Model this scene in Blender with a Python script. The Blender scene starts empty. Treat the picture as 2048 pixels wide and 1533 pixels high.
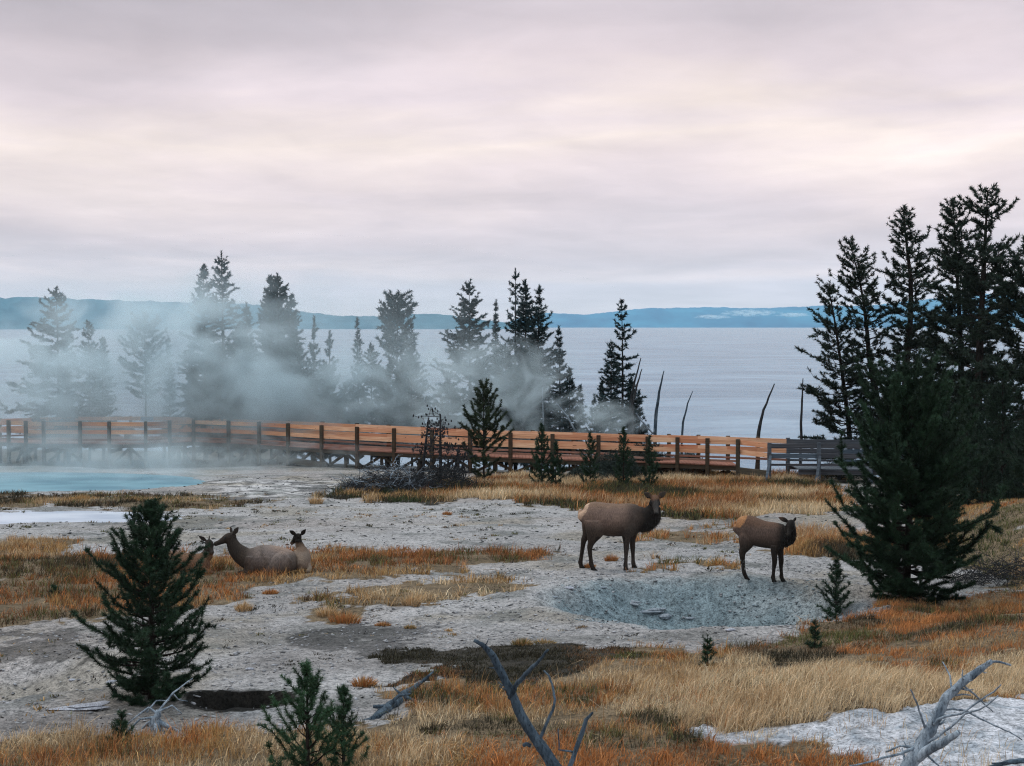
import bpy, math, random
import numpy as np
from mathutils import Vector, Matrix

# ------------------------------------------------------------------ camera
CAM_H = 6.0
FPX = 2900.0                       # focal length in pixels of a 2048 wide frame
PITCH = math.atan((766.5 - 652.5) / FPX)
scene = bpy.context.scene
COL = scene.collection
cam_data = bpy.data.cameras.new('camera')
cam_data.sensor_width = 36.0
cam_data.lens = FPX / 2048.0 * 36.0
cam_data.clip_start = 0.1
cam_data.clip_end = 40000.0
cam_data.dof.use_dof = True
cam_data.dof.focus_distance = 29.0
cam_data.dof.aperture_fstop = 8.0
cam = bpy.data.objects.new('camera', cam_data)
cam.location = (0, 0, CAM_H)
cam.rotation_euler = (math.pi / 2 - PITCH, 0, 0)
COL.objects.link(cam)
scene.camera = cam

# ------------------------------------------------------------------ exposure
scene.view_settings.view_transform = 'Standard'
scene.view_settings.look = 'None'
scene.view_settings.exposure = 0.40
scene.view_settings.gamma = 1.0
scene.view_settings.use_curve_mapping = False
cy = scene.cycles
cy.use_denoising = True
try:
    cy.denoiser = 'OPENIMAGEDENOISE'
    cy.denoising_input_passes = 'RGB_ALBEDO_NORMAL'
    cy.denoising_prefilter = 'NONE'
except Exception:
    pass
cy.max_bounces = 5
cy.diffuse_bounces = 3
cy.glossy_bounces = 2
cy.transmission_bounces = 2
cy.transparent_max_bounces = 8
cy.volume_bounces = 3
cy.volume_step_rate = 2.0
cy.volume_max_steps = 96
cy.use_adaptive_sampling = False
cy.filter_width = 1.15
cy.adaptive_threshold = 0.02


def lin(r, g, b):
    out = []
    for c in (r, g, b):
        c = c / 255.0
        out.append(c / 12.92 if c <= 0.04045 else ((c + 0.055) / 1.055) ** 2.4)
    return tuple(out)


def lin4(r, g, b):
    return lin(r, g, b) + (1.0,)


# ------------------------------------------------------------------ node helper
class NT:
    def __init__(self, tree):
        self.t = tree
        self.t.nodes.clear()

    def n(self, kind, **kw):
        nd = self.t.nodes.new(kind)
        ins = kw.pop('ins', {})
        for k, v in kw.items():
            setattr(nd, k, v)
        for k, v in ins.items():
            s = nd.inputs[k]
            if isinstance(v, bpy.types.NodeSocket):
                self.t.links.new(v, s)
            else:
                s.default_value = v
        return nd

    def math(self, op, a, b=0.0, c=0.0, clamp=False):
        nd = self.t.nodes.new('ShaderNodeMath')
        nd.operation = op
        nd.use_clamp = clamp
        for i, v in enumerate((a, b, c)):
            if isinstance(v, bpy.types.NodeSocket):
                self.t.links.new(v, nd.inputs[i])
            else:
                nd.inputs[i].default_value = v
        return nd.outputs[0]

    def ramp(self, fac, stops, interp='LINEAR'):
        nd = self.t.nodes.new('ShaderNodeValToRGB')
        cr = nd.color_ramp
        cr.interpolation = interp
        while len(cr.elements) < len(stops):
            cr.elements.new(1.0)
        for e, (p, c) in zip(cr.elements, stops):
            e.position = p
            e.color = c if len(c) == 4 else tuple(c) + (1.0,)
        self.t.links.new(fac, nd.inputs[0])
        return nd.outputs[0]

    def mix(self, fac, a, b, blend='MIX'):
        nd = self.t.nodes.new('ShaderNodeMix')
        nd.data_type = 'RGBA'
        nd.blend_type = blend
        for i, v in ((0, fac), (6, a), (7, b)):
            if isinstance(v, bpy.types.NodeSocket):
                self.t.links.new(v, nd.inputs[i])
            elif i == 0:
                nd.inputs[0].default_value = v
            else:
                nd.inputs[i].default_value = tuple(v) + ((1.0,) if len(v) == 3 else ())
        return nd.outputs[2]

    def noise(self, vec, scale, detail=4.0, rough=0.55, dist=0.0, out=0):
        nd = self.n('ShaderNodeTexNoise', ins={'Scale': scale, 'Detail': detail, 'Roughness': rough, 'Distortion': dist})
        if vec is not None:
            self.t.links.new(vec, nd.inputs['Vector'])
        return nd.outputs[out]

    def mapping(self, vec, scale=(1, 1, 1), loc=(0, 0, 0), rot=(0, 0, 0)):
        nd = self.n('ShaderNodeMapping', ins={'Location': loc, 'Rotation': rot, 'Scale': scale})
        self.t.links.new(vec, nd.inputs['Vector'])
        return nd.outputs[0]


# ------------------------------------------------------------------ sky and sun
SUN_EL, SUN_ROT = math.radians(52), math.radians(-60)
world = bpy.data.worlds.new("World")
scene.world = world
world.use_nodes = True
w = NT(world.node_tree)
tc = w.n('ShaderNodeTexCoord')
sep = w.n('ShaderNodeSeparateXYZ', ins={0: tc.outputs['Generated']})
sx, sy, sz = sep.outputs
zc = w.math('MAXIMUM', sz, 0.0)
den = w.math('ADD', zc, 0.085)
ux = w.math('DIVIDE', sx, den)
uy = w.math('DIVIDE', sy, den)
uv = w.n('ShaderNodeCombineXYZ', ins={0: ux, 1: uy, 2: 0.0}).outputs[0]
n_big = w.noise(w.mapping(uv, (0.62, 0.62, 1), (1.3, 4.1, 0)), 1.0, 5.0, 0.5, 0.6)
n_med = w.noise(w.mapping(uv, (1.3, 1.1, 1), (7.7, 2.2, 0)), 1.0, 6.0, 0.5, 0.5)
n_streak = w.noise(w.mapping(tc.outputs['Generated'], (4.0, 4.0, 34.0), (0.4, 0.0, 3.0)), 1.0, 4.0, 0.5, 0.5)
wob = w.math('MULTIPLY_ADD', n_big, 0.16, -0.080)
wob2 = w.math('MULTIPLY_ADD', n_streak, 0.028, -0.014)
# the wobble fades towards the horizon
zw = w.math('ADD', zc, w.math('MULTIPLY', w.math('ADD', wob, wob2), w.math('MULTIPLY', zc, 9.0, clamp=True)))
zr = w.math('MULTIPLY', w.math('MAXIMUM', zw, 0.0), 2.5, clamp=True)     # 0..0.4 -> 0..1
base = w.ramp(zr, [
    (0.00, lin4(228, 214, 214)),
    (0.03, lin4(218, 208, 212)),
    (0.06, lin4(220, 208, 214)),
    (0.085, lin4(234, 217, 217)),
    (0.115, lin4(212, 199, 203)),
    (0.16, lin4(216, 201, 204)),
    (0.22, lin4(230, 213, 212)),
    (0.31, lin4(242, 225, 217)),
    (0.39, lin4(221, 206, 209)),
    (0.47, lin4(200, 188, 193)),
    (0.60, lin4(188, 180, 187)),
    (0.80, lin4(184, 190, 200)),
    (1.00, lin4(180, 194, 204)),
])
varm = w.math('MULTIPLY_ADD', n_med, 0.50, 0.72)
vars_ = w.math('MULTIPLY_ADD', n_streak, 0.20, 0.90)
n_fine = w.noise(w.mapping(uv, (5.0, 4.0, 1), (2.7, 8.2, 0)), 1.0, 6.0, 0.6, 0.6)
v = w.math('MULTIPLY', w.math('MULTIPLY', varm, vars_), w.math('MULTIPLY_ADD', n_fine, 0.16, 0.92))
cloud = w.n('ShaderNodeVectorMath', operation='SCALE', ins={0: base, 'Scale': v}).outputs[0]
left = w.math('MULTIPLY_ADD', sx, 0.18, 1.0)                  # the left of the sky is the duller side
cloud = w.n('ShaderNodeVectorMath', operation='SCALE', ins={0: cloud, 'Scale': left}).outputs[0]
zen = w.math('MULTIPLY_ADD', w.math('SUBTRACT', zc, 0.28, clamp=True), 1.25, 1.0)
cloud = w.n('ShaderNodeVectorMath', operation='SCALE', ins={0: cloud, 'Scale': zen}).outputs[0]
sky = w.n('ShaderNodeTexSky', sky_type='NISHITA', sun_disc=False, sun_elevation=SUN_EL, sun_rotation=SUN_ROT,
          altitude=2300.0, air_density=1.0, dust_density=2.0)
bg1 = w.n('ShaderNodeBackground', ins={'Color': sky.outputs[0], 'Strength': 0.05})
bg2 = w.n('ShaderNodeBackground', ins={'Color': cloud, 'Strength': 0.95})
mixs = w.n('ShaderNodeMixShader', ins={0: 0.97, 1: bg1.outputs[0], 2: bg2.outputs[0]})
w.n('ShaderNodeOutputWorld', ins={'Surface': mixs.outputs[0]})

sun_d = bpy.data.lights.new('sun', 'SUN')
sun_d.energy = 0.9
sun_d.angle = math.radians(14)
sun_d.color = (1.0, 0.93, 0.86)
sun = bpy.data.objects.new('sun', sun_d)
sd = Vector((math.sin(SUN_ROT) * math.cos(SUN_EL), math.cos(SUN_ROT) * math.cos(SUN_EL), math.sin(SUN_EL)))
sun.rotation_euler = sd.to_track_quat('Z', 'Y').to_euler()
COL.objects.link(sun)


# ------------------------------------------------------------------ pixel and ground helpers
CP, SP = math.cos(PITCH), math.sin(PITCH)


def ray(px, py):
    u = (px - 1024.0) / FPX
    v = -(py - 766.5) / FPX
    dy = CP + v * SP
    dz = -SP + v * CP
    return u / dy, dz / dy


def at(px, py, Y):
    a, b = ray(px, py)
    return Vector((a * Y, Y, CAM_H + b * Y))


def smooth(a, b, x):
    t = np.clip((x - a) / (b - a), 0, 1)
    return t * t * (3 - 2 * t)


def _hash(ix, iy, seed):
    h = (ix.astype(np.int64) * 374761393 + iy.astype(np.int64) * 668265263 + seed * 974634777) & 0xffffffff
    h = ((h ^ (h >> 13)) * 1274126177) & 0xffffffff
    h = h ^ (h >> 16)
    return (h & 0xffff) / 65535.0


def vnoise(x, y, seed=0):
    x = np.asarray(x, float)
    y = np.asarray(y, float)
    ix, iy = np.floor(x), np.floor(y)
    fx, fy = x - ix, y - iy
    fx = fx * fx * (3 - 2 * fx)
    fy = fy * fy * (3 - 2 * fy)
    a, b = _hash(ix, iy, seed), _hash(ix + 1, iy, seed)
    c, d = _hash(ix, iy + 1, seed), _hash(ix + 1, iy + 1, seed)
    return (a * (1 - fx) + b * fx) * (1 - fy) + (c * (1 - fx) + d * fx) * fy


def fbm(x, y, seed=0, octv=4, gain=0.5):
    s, a, n = 0.0, 1.0, 0.0
    for o in range(octv):
        s = s + a * vnoise(x * 2 ** o + 13.1 * o, y * 2 ** o - 7.7 * o, seed + o)
        n += a
        a *= gain
    return s / n


WATER_Z = -2.0
HAZE_D = 0.000065
BW_X = np.array([-40, -24.6, -18, -12.5, -8.9, -5.4, -1.9, 2.0, 6.0, 8.4, 12, 18, 26, 40])
BW_Y = np.array([71.0, 70.5, 70, 71.5, 67.3, 65.3, 63.6, 62.0, 60.5, 59.8, 58.5, 57.0, 54.0, 50.0])


def height(x, y):
    x = np.asarray(x, float)
    y = np.asarray(y, float)
    z = 2.29 - 0.043 * np.clip(y, -30, 75)
    # the bank falls to the lake beyond the boardwalk
    yb = np.interp(x, BW_X, BW_Y) + 2.2
    yb = yb + np.where(x > 3, 0, 1.0)
    z = z - 1.3 * smooth(0, 5.5, y - yb) * (1 - 0.8 * smooth(-11.5, -14.5, x))
    apron = np.where(x < 6.5, 6.0, 0.0) * (1 - smooth(5.5, 7.5, x))
    z = z - 6.0 * smooth(4.5, 16, y - yb - apron)
    # mossy knoll at the right and the raised bank in the foreground
    z = z + 1.15 * np.exp(-((x - 12.8) / 3.0) ** 2 - ((y - 33.5) / 4.5) ** 2)
    z = z + 0.55 * np.exp(-((x - 8.5) / 3.2) ** 2 - ((y - 20.0) / 2.6) ** 2)
    z = z + 0.25 * np.exp(-((x - 3.5) / 3.0) ** 2 - ((y - 16.5) / 2.0) ** 2)
    # grey crater
    dx, dy = (x - 3.45) / 3.05, (y - 24.95) / 3.05
    r = np.sqrt(dx * dx + dy * dy) + 0.10 * (fbm(x * 0.9, y * 0.9, 5) - 0.5)
    z = z - 1.15 * (1 - smooth(0.42, 1.0, r)) + 0.06 * np.exp(-((r - 1.08) / 0.13) ** 2) + 0.10 * np.exp(-((r - 0.86) / 0.16) ** 2) * (smooth(0.46, 0.54, fbm(x * 1.7, y * 2.4, 15, 3)) - 0.5)
    # hollow at the lower left
    dx, dy = (x + 7.0) / 2.6, (y - 18.6) / 1.7
    r = np.sqrt(dx * dx + dy * dy) + 0.15 * (fbm(x * 0.8, y * 0.8, 8) - 0.5)
    z = z - 0.42 * (1 - smooth(0.25, 1.0, r))
    # washed out hole under the bank, steep on the far side
    dx = (x + 3.22) / 0.56
    dy = (y - 17.1)
    dy = np.where(dy > 0, dy / 0.25, dy / 0.60)
    r = np.sqrt(dx * dx + dy * dy) + 0.12 * (fbm(x * 3, y * 3, 9) - 0.5)
    z = z - 0.46 * (1 - smooth(0.80, 1.0, r))
    z = z + 0.06 * np.exp(-((r - 1.25) / 0.25) ** 2) * (y > 17.05)
    # low white sinter terrace at the lower right
    z = z + 0.10 * smooth(0.0, 0.5, (x - 2.6) / 3.0) * smooth(13.2, 14.0, y) * (1 - smooth(15.6, 16.6, y)) * (1 - smooth(9, 12, x))
    # basins of the two pools
    for (cx, cyy, rx, ry, dp) in POOLS:
        q = np.sqrt(((x - cx) / rx) ** 2 + ((y - cyy) / ry) ** 2) + 0.42 * (fbm(x * 0.6, y * 0.6, 3) - 0.5)
        z = z - dp * (1 - smooth(0.74, 1.10, q))
    # general unevenness
    z = z + 0.22 * (fbm(x * 0.22, y * 0.22, 11) - 0.5) + 0.09 * (fbm(x * 0.9, y * 0.9, 12) - 0.5)
    return z


POOLS = [(-20.3, 56.6, 8.0, 4.4, 0.34), (-14.9, 41.6, 5.2, 1.75, 0.17)]


def hgt(x, y):
    return float(height(np.array([x]), np.array([y]))[0])


def ground(px, py):
    """the point of the ground that is seen at this pixel"""
    a, b = ray(px, py)
    Y = np.arange(4.0, 92.0, 0.12)
    below = CAM_H + b * Y < height(a * Y, Y)
    k = int(np.argmax(below)) if below.any() else len(Y) - 1
    Y = np.linspace(Y[max(k - 1, 0)], Y[k], 60)
    below = CAM_H + b * Y < height(a * Y, Y)
    k = int(np.argmax(below)) if below.any() else 59
    hi = float(Y[k])
    return Vector((a * hi, hi, hgt(a * hi, hi)))


def gpoly(pts):
    return np.array([tuple(ground(*p))[:2] for p in pts])


def inside(poly, x, y):
    c = np.zeros(x.shape, bool)
    n = len(poly)
    j = n - 1
    for i in range(n):
        xi, yi = poly[i]
        xj, yj = poly[j]
        if yi != yj:
            k = ((yi > y) != (yj > y)) & (x < (xj - xi) * (y - yi) / (yj - yi) + xi)
            c ^= k
        j = i
    return c


# ------------------------------------------------------------------ object helpers
def tag(o, label=None, cat=None, group=None, kind=None):
    if label:
        o['label'] = label
    if cat:
        o['category'] = cat
    if group:
        o['group'] = group
    if kind:
        o['kind'] = kind
    return o


def empty(name, loc, label=None, cat=None, group=None):
    o = bpy.data.objects.new(name, None)
    o.empty_display_size = 0.2
    o.location = loc
    COL.objects.link(o)
    return tag(o, label, cat, group)


def link(name, me, mat, parent=None, smooth_shade=False):
    o = bpy.data.objects.new(name, me)
    if mat is not None:
        me.materials.append(mat)
    COL.objects.link(o)
    if parent is not None:
        o.parent = parent
        o.matrix_parent_inverse = Matrix.Translation(-Vector(parent.location))
    if smooth_shade:
        me.polygons.foreach_set('use_smooth', np.ones(len(me.polygons), bool))
    return o


def np_mesh(name, V, F, mat=None, parent=None, col=None, smooth_shade=False):
    V = np.asarray(V, np.float32)
    F = np.asarray(F, np.int32)
    k = F.shape[1]
    me = bpy.data.meshes.new(name)
    me.vertices.add(len(V))
    me.vertices.foreach_set('co', V.ravel())
    me.loops.add(F.size)
    me.loops.foreach_set('vertex_index', F.ravel())
    me.polygons.add(len(F))
    me.polygons.foreach_set('loop_start', np.arange(0, F.size, k, dtype=np.int32))
    me.update(calc_edges=True)
    if col is not None:
        set_col(me, col)
    return link(name, me, mat, parent, smooth_shade)


def set_col(me, col, name='tint'):
    a = me.color_attributes.new(name, 'FLOAT_COLOR', 'POINT')
    c = np.ones((len(me.vertices), 4), np.float32)
    c[:, :3] = col
    a.data.foreach_set('color', c.ravel())


class MB:
    """collects boxes, beams, tubes and rocks; build() links them as one mesh"""

    def __init__(self):
        self.v, self.f = [], []

    def beam(self, p0, p1, wd, hg, up=(0, 0, 1), jit=0.0):
        p0, p1 = Vector(p0), Vector(p1)
        d = (p1 - p0).normalized()
        s = d.cross(Vector(up))
        if s.length < 1e-4:
            s = Vector((1, 0, 0))
        s.normalize()
        u = s.cross(d).normalized()
        b = len(self.v)
        for p in (p0, p1):
            for a, c in ((-1, -1), (1, -1), (1, 1), (-1, 1)):
                q = p + s * (a * wd / 2) + u * (c * hg / 2)
                if jit:
                    q += Vector((random.uniform(-jit, jit), random.uniform(-jit, jit), random.uniform(-jit, jit)))
                self.v.append(q)
        self.f += [(b, b + 3, b + 2, b + 1), (b + 4, b + 5, b + 6, b + 7), (b, b + 1, b + 5, b + 4),
                   (b + 1, b + 2, b + 6, b + 5), (b + 2, b + 3, b + 7, b + 6), (b + 3, b, b + 4, b + 7)]

    def tube(self, pts, rad, n=5, cap=True, rough=0.0):
        pts = [Vector(p) for p in pts]
        b = len(self.v)
        m = len(pts)
        ref = Vector((0.13, 0.37, 0.92))
        for i, p in enumerate(pts):
            d = (pts[min(i + 1, m - 1)] - pts[max(i - 1, 0)])
            if d.length < 1e-6:
                d = Vector((0, 0, 1))
            d.normalize()
            s = d.cross(ref)
            if s.length < 0.05:
                s = d.cross(Vector((1, 0, 0)))
            s.normalize()
            u = s.cross(d)
            r = rad[i] if hasattr(rad, '__len__') else rad
            for k in range(n):
                a = 2 * math.pi * k / n
                rr = r * (1 + (random.uniform(-rough, rough) if rough else 0))
                self.v.append(p + (s * math.cos(a) + u * math.sin(a)) * rr)
        for i in range(m - 1):
            for k in range(n):
                k2 = (k + 1) % n
                self.f.append((b + i * n + k, b + i * n + k2, b + (i + 1) * n + k2, b + (i + 1) * n + k))
        if cap:
            self.f.append(tuple(b + k for k in reversed(range(n))))
            self.f.append(tuple(b + (m - 1) * n + k for k in range(n)))

    def rock(self, c, size, rng, rot=0.0, n=7):
        c = Vector(c)
        sx_, sy_, sz_ = size
        b = len(self.v)
        rings = [(-0.5, 0.75), (0.05, 1.0), (0.5, 0.62)]
        ca, sa = math.cos(rot), math.sin(rot)
        off = [rng.uniform(0.72, 1.1) for _ in range(n)]
        for (zz, rr) in rings:
            for k in range(n):
                a = 2 * math.pi * k / n
                r = rr * off[k] * rng.uniform(0.9, 1.1)
                x, y = math.cos(a) * r * sx_ / 2, math.sin(a) * r * sy_ / 2
                self.v.append(c + Vector((x * ca - y * sa, x * sa + y * ca, (zz + rng.uniform(-0.1, 0.1)) * sz_)))
        for i in range(2):
            for k in range(n):
                k2 = (k + 1) % n
                self.f.append((b + i * n + k, b + i * n + k2, b + (i + 1) * n + k2, b + (i + 1) * n + k))
        self.f.append(tuple(b + k for k in reversed(range(n))))
        self.f.append(tuple(b + 2 * n + k for k in range(n)))

    def build(self, name, mat, parent=None, sm=False):
        me = bpy.data.meshes.new(name)
        me.from_pydata([tuple(v) for v in self.v], [], self.f)
        me.update()
        return link(name, me, mat, parent, sm)


def principled(name, color=(0.5, 0.5, 0.5), rough=0.8, spec=0.3, build=None):
    m = bpy.data.materials.new(name)
    m.use_nodes = True
    t = NT(m.node_tree)
    p = t.n('ShaderNodeBsdfPrincipled')
    p.inputs['Base Color'].default_value = tuple(color) + (1.0,)
    p.inputs['Roughness'].default_value = rough
    p.inputs['Specular IOR Level'].default_value = spec
    out = t.n('ShaderNodeOutputMaterial', ins={'Surface': p.outputs[0]})
    if build:
        build(t, p, out)
    return m

# ================================================================== THE SETTING
# ---- plant cover, laid out on the ground as polygons in metres
P_ = {}
P_['meadow_top'] = gpoly([(845, 1000), (880, 972), (960, 958), (1050, 952), (1200, 965), (1330, 962), (1450, 950), (1560, 945), (1640, 962), (1690, 985), (1690, 1018), (1600, 1028), (1500, 1036), (1420, 1040), (1350, 1035), (1250, 1020), (1150, 1022), (1050, 1008), (950, 998)])
P_['band_left'] = gpoly([(-60, 1085), (100, 1080), (180, 1098), (330, 1108), (470, 1108), (600, 1100), (760, 1098), (900, 1103), (1060, 1104), (1150, 1120), (1040, 1132), (860, 1142), (700, 1150), (600, 1160), (520, 1172), (460, 1195), (400, 1225), (250, 1232), (100, 1240), (-60, 1250)])
P_['strip_pool'] = gpoly([(-60, 985), (120, 992), (300, 990), (500, 993), (560, 1005), (480, 1018), (380, 1026), (250, 1020), (100, 1012), (-60, 1010)])
P_['fore_right'] = gpoly([(700, 1620), (705, 1500), (740, 1440), (830, 1402), (920, 1372), (1010, 1352), (1120, 1330), (1230, 1290), (1350, 1285), (1480, 1295), (1560, 1280), (1640, 1250), (1750, 1228), (1850, 1205), (1950, 1190), (2140, 1170), (2140, 1620)])
P_['fore_left'] = gpoly([(-60, 1490), (80, 1484), (200, 1470), (300, 1468), (400, 1458), (540, 1452), (640, 1455), (720, 1440), (720, 1620), (-60, 1620)])
P_['white_patch'] = gpoly([(1345, 1456), (1420, 1444), (1500, 1446), (1590, 1436), (1650, 1420), (1740, 1412), (1850, 1406), (2140, 1398), (2140, 1640), (1900, 1640), (1760, 1540), (1680, 1490), (1600, 1472), (1480, 1472), (1390, 1468)])
P_['dark_heath'] = gpoly([(780, 1300), (850, 1288), (960, 1284), (1060, 1292), (1180, 1300), (1260, 1300), (1290, 1320), (1180, 1345), (1050, 1365), (900, 1378), (790, 1385), (830, 1340), (780, 1325)])
P_['tufts_mid'] = gpoly([(650, 1185), (760, 1175), (860, 1160), (960, 1148), (1070, 1158), (1050, 1178), (930, 1188), (880, 1196), (800, 1208), (720, 1222), (660, 1214)])
P_['tufts_c'] = gpoly([(620, 1228), (700, 1218), (720, 1240), (690, 1252), (640, 1246)])
P_['tufts_right'] = gpoly([(1280, 1070), (1330, 1058), (1400, 1060), (1480, 1062), (1510, 1075), (1440, 1090), (1370, 1092), (1310, 1088)])
P_['tufts_elk'] = gpoly([(1285, 1128), (1340, 1120), (1440, 1128), (1430, 1140), (1350, 1142)])
P_['reed_right'] = gpoly([(1580, 1088), (1600, 1066), (1680, 1068), (1760, 1080), (1800, 1110), (1720, 1118), (1640, 1112), (1600, 1102)])
P_['knoll'] = gpoly([(1850, 1085), (1860, 1020), (1900, 985), (1960, 965), (2160, 950), (2160, 1175), (2000, 1170), (1900, 1140)])
P_['edge_orange'] = gpoly([(1640, 1250), (1780, 1222), (1900, 1195), (2140, 1165), (2140, 1290), (1980, 1310), (1850, 1330), (1700, 1330), (1560, 1345), (1480, 1310), (1560, 1280)])
P_['heath_right'] = gpoly([(1480, 1312), (1600, 1268), (1700, 1245), (1760, 1240), (1800, 1270), (1700, 1300), (1640, 1340), (1540, 1350)])
P_['moss_brush'] = gpoly([(650, 1000), (690, 985), (760, 965), (860, 960), (900, 985), (840, 1004), (740, 1010)])
P_['crust_far'] = gpoly([(400, 985), (470, 965), (560, 955), (680, 962), (700, 990), (560, 1000), (470, 995)])
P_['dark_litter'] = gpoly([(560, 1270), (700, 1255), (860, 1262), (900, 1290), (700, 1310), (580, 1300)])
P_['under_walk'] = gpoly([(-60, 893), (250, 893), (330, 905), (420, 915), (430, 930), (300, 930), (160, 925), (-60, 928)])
P_['dark_left'] = gpoly([(-60, 1250), (120, 1245), (200, 1270), (180, 1300), (90, 1330), (-60, 1345)])  # ground colour is darkened inside this patch
GRASSY = ['meadow_top', 'band_left', 'strip_pool', 'fore_right', 'fore_left', 'tufts_mid', 'tufts_c', 'tufts_right',
          'tufts_elk', 'reed_right', 'knoll']


def jitter(x, y, s=1.0, seed=40):
    k = 0.012 * y * s
    return (x + k * 2.2 * (fbm(x * 0.8, y * 0.8, seed) - 0.5) * 4 + k * 1.2 * (fbm(x * 4, y * 4, seed + 3) - 0.5) * 2,
            y + k * 2.2 * (fbm(x * 0.8, y * 0.8, seed + 7) - 0.5) * 4 + k * 2.0 * (fbm(x * 4, y * 4, seed + 5) - 0.5) * 2)


def mask(names, x, y, s=1.0):
    xj, yj = jitter(x, y, s)
    m = np.zeros(x.shape, bool)
    for nm in names:
        m |= inside(P_[nm], xj, yj)
    return m


# ---- ground sheet
xs = [0.0]
while xs[-1] < 9500:
    x = xs[-1]
    xs.append(x + (0.055 if x < 8 else 0.09 if x < 27 else 0.09 + (x - 27) * 0.16))
xs = np.array(sorted([-q for q in xs[1:]] + xs))
ys = [-60.0]
while ys[-1] < 9500:
    y = ys[-1]
    if y < 11:
        s = 1.5 if y < 8 else 0.3
    elif y < 90:
        s = 0.0032 * y if y < 72 else 0.5
    else:
        s = 0.5 + (y - 90) * 0.2
    ys.append(y + s)
ys = np.array(ys)
GX, GY = np.meshgrid(xs, ys)
gx, gy = GX.ravel(), GY.ravel()
gz = height(gx, gy)
near = (np.abs(gx) < 30) & (gy < 80)
fine = 0.030 * (fbm(gx * 3.5, gy * 3.5, 21, 3) - 0.5) + 0.022 * (fbm(gx * 10, gy * 10, 25, 2) - 0.5)
fine += 0.025 * np.clip(fbm(gx * 1.6, gy * 2.4, 61, 3) - 0.55, 0, 1) * 3
g_white = mask(['white_patch'], gx, gy, 0.7)
fine += np.where(g_white, 0.055 * np.abs(fbm(gx * 2.2, gy * 2.2, 71, 4) - 0.5) * 2 + 0.03 * (fbm(gx * 7, gy * 7, 75, 2) - 0.5), 0)
gz = gz + np.where(near, fine, 0)
gz = np.where(gy > 95, np.minimum(gz, -7.0), gz)
g_grass = mask(GRASSY, gx, gy) & ~g_white
g_dark = mask(['dark_heath', 'moss_brush'], gx, gy)
g_lit = mask(['dark_litter', 'dark_left'], gx, gy, 1.5)
g_crust = mask(['crust_far'], gx, gy)
rr = np.sqrt(((gx - 3.45) / 3.15) ** 2 + ((gy - 24.95) / 3.15) ** 2) + 0.25 * (fbm(gx * 0.8, gy * 0.8, 33) - 0.5)
blue = (1 - smooth(0.72, 1.02, rr))
c0 = np.array([0.395, 0.370, 0.362])
n1 = fbm(gx * 0.5, gy * 0.5, 50, 4)[:, None]
n2 = fbm(gx * 2.5, gy * 2.5, 54, 4)[:, None]
C = c0 * (0.78 + 0.42 * n1) * (0.82 + 0.34 * n2)
C *= (1 - 0.16 * smooth(0.45, 0.75, fbm(gx * 0.25 + 3, gy * 0.25, 91, 3))[:, None] * np.array([0.6, 0.9, 1.1]))
st1 = smooth(0.52, 0.72, fbm(gx * 0.45 + 20, gy * 0.6, 141, 4))[:, None] * 0.55
C = C * (1 - st1) + np.array([0.27, 0.225, 0.165]) * (0.7 + 0.6 * n2) * st1
st2 = smooth(0.56, 0.70, fbm(gx * 0.8 - 9, gy * 0.9, 151, 4))[:, None] * 0.6
C = C * (1 - st2) + np.array([0.13, 0.135, 0.125]) * (0.7 + 0.6 * n2) * st2
# nearer ground is a browner, damper grit
damp = (smooth(25, 17, gy) * smooth(0.30, 0.6, fbm(gx * 0.35, gy * 0.35, 57, 3)))[:, None]
C = C * (1 - damp) + np.array([0.24, 0.215, 0.205]) * (0.7 + 0.6 * n2) * damp
bl = np.array([0.235, 0.29, 0.31]) * (0.75 + 0.5 * n2)
pal = smooth(0.55, 0.7, fbm(gx * 0.7 + 9, gy * 0.7, 77, 3))[:, None]
bl = bl * (1 - 0.6 * pal) + np.array([0.36, 0.39, 0.40]) * 0.6 * pal
C = C * (1 - blue[:, None]) + bl * blue[:, None]
C = np.where(g_white[:, None], np.array([0.58, 0.57, 0.60]) * (0.72 + 0.4 * n2) * (0.85 + 0.3 * n1), C)
lit = np.array([0.18, 0.128, 0.078]) * (0.6 + 0.8 * n2)
wc = 1 - smooth(0.0, 0.10, np.abs(fbm(gx * 1.6, gy * 2.4, 161, 4) - 0.5))
C = np.where(g_white[:, None], C * (1 - 0.40 * wc[:, None] * np.array([1.0, 0.86, 0.78])), C)
C = np.where(g_grass[:, None], lit, C)
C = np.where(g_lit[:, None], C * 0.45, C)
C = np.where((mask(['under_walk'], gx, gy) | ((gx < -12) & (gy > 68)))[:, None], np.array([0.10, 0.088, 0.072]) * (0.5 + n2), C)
C = np.where(g_crust[:, None], C * (0.55 + 0.9 * smooth(0.40, 0.6, n2)), C)
C = np.where(g_dark[:, None], np.array([0.050, 0.042, 0.032]) * (0.5 + n2), C)
hole = np.sqrt(((gx + 3.22) / 0.56) ** 2 + ((gy - 17.1) / np.where(gy > 17.1, 0.25, 0.60)) ** 2) + 0.12 * (fbm(gx * 3, gy * 3, 9) - 0.5) < 1.22
fine = fine
C = np.where(hole[:, None], np.array([0.022, 0.019, 0.016]), C)
C = np.where((gy > 84)[:, None], np.array([0.10, 0.11, 0.11]), C)
ny, nx = GX.shape
idx = np.arange(nx * ny).reshape(ny, nx)
F = np.stack([idx[:-1, :-1], idx[:-1, 1:], idx[1:, 1:], idx[1:, :-1]], -1).reshape(-1, 4)


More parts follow.
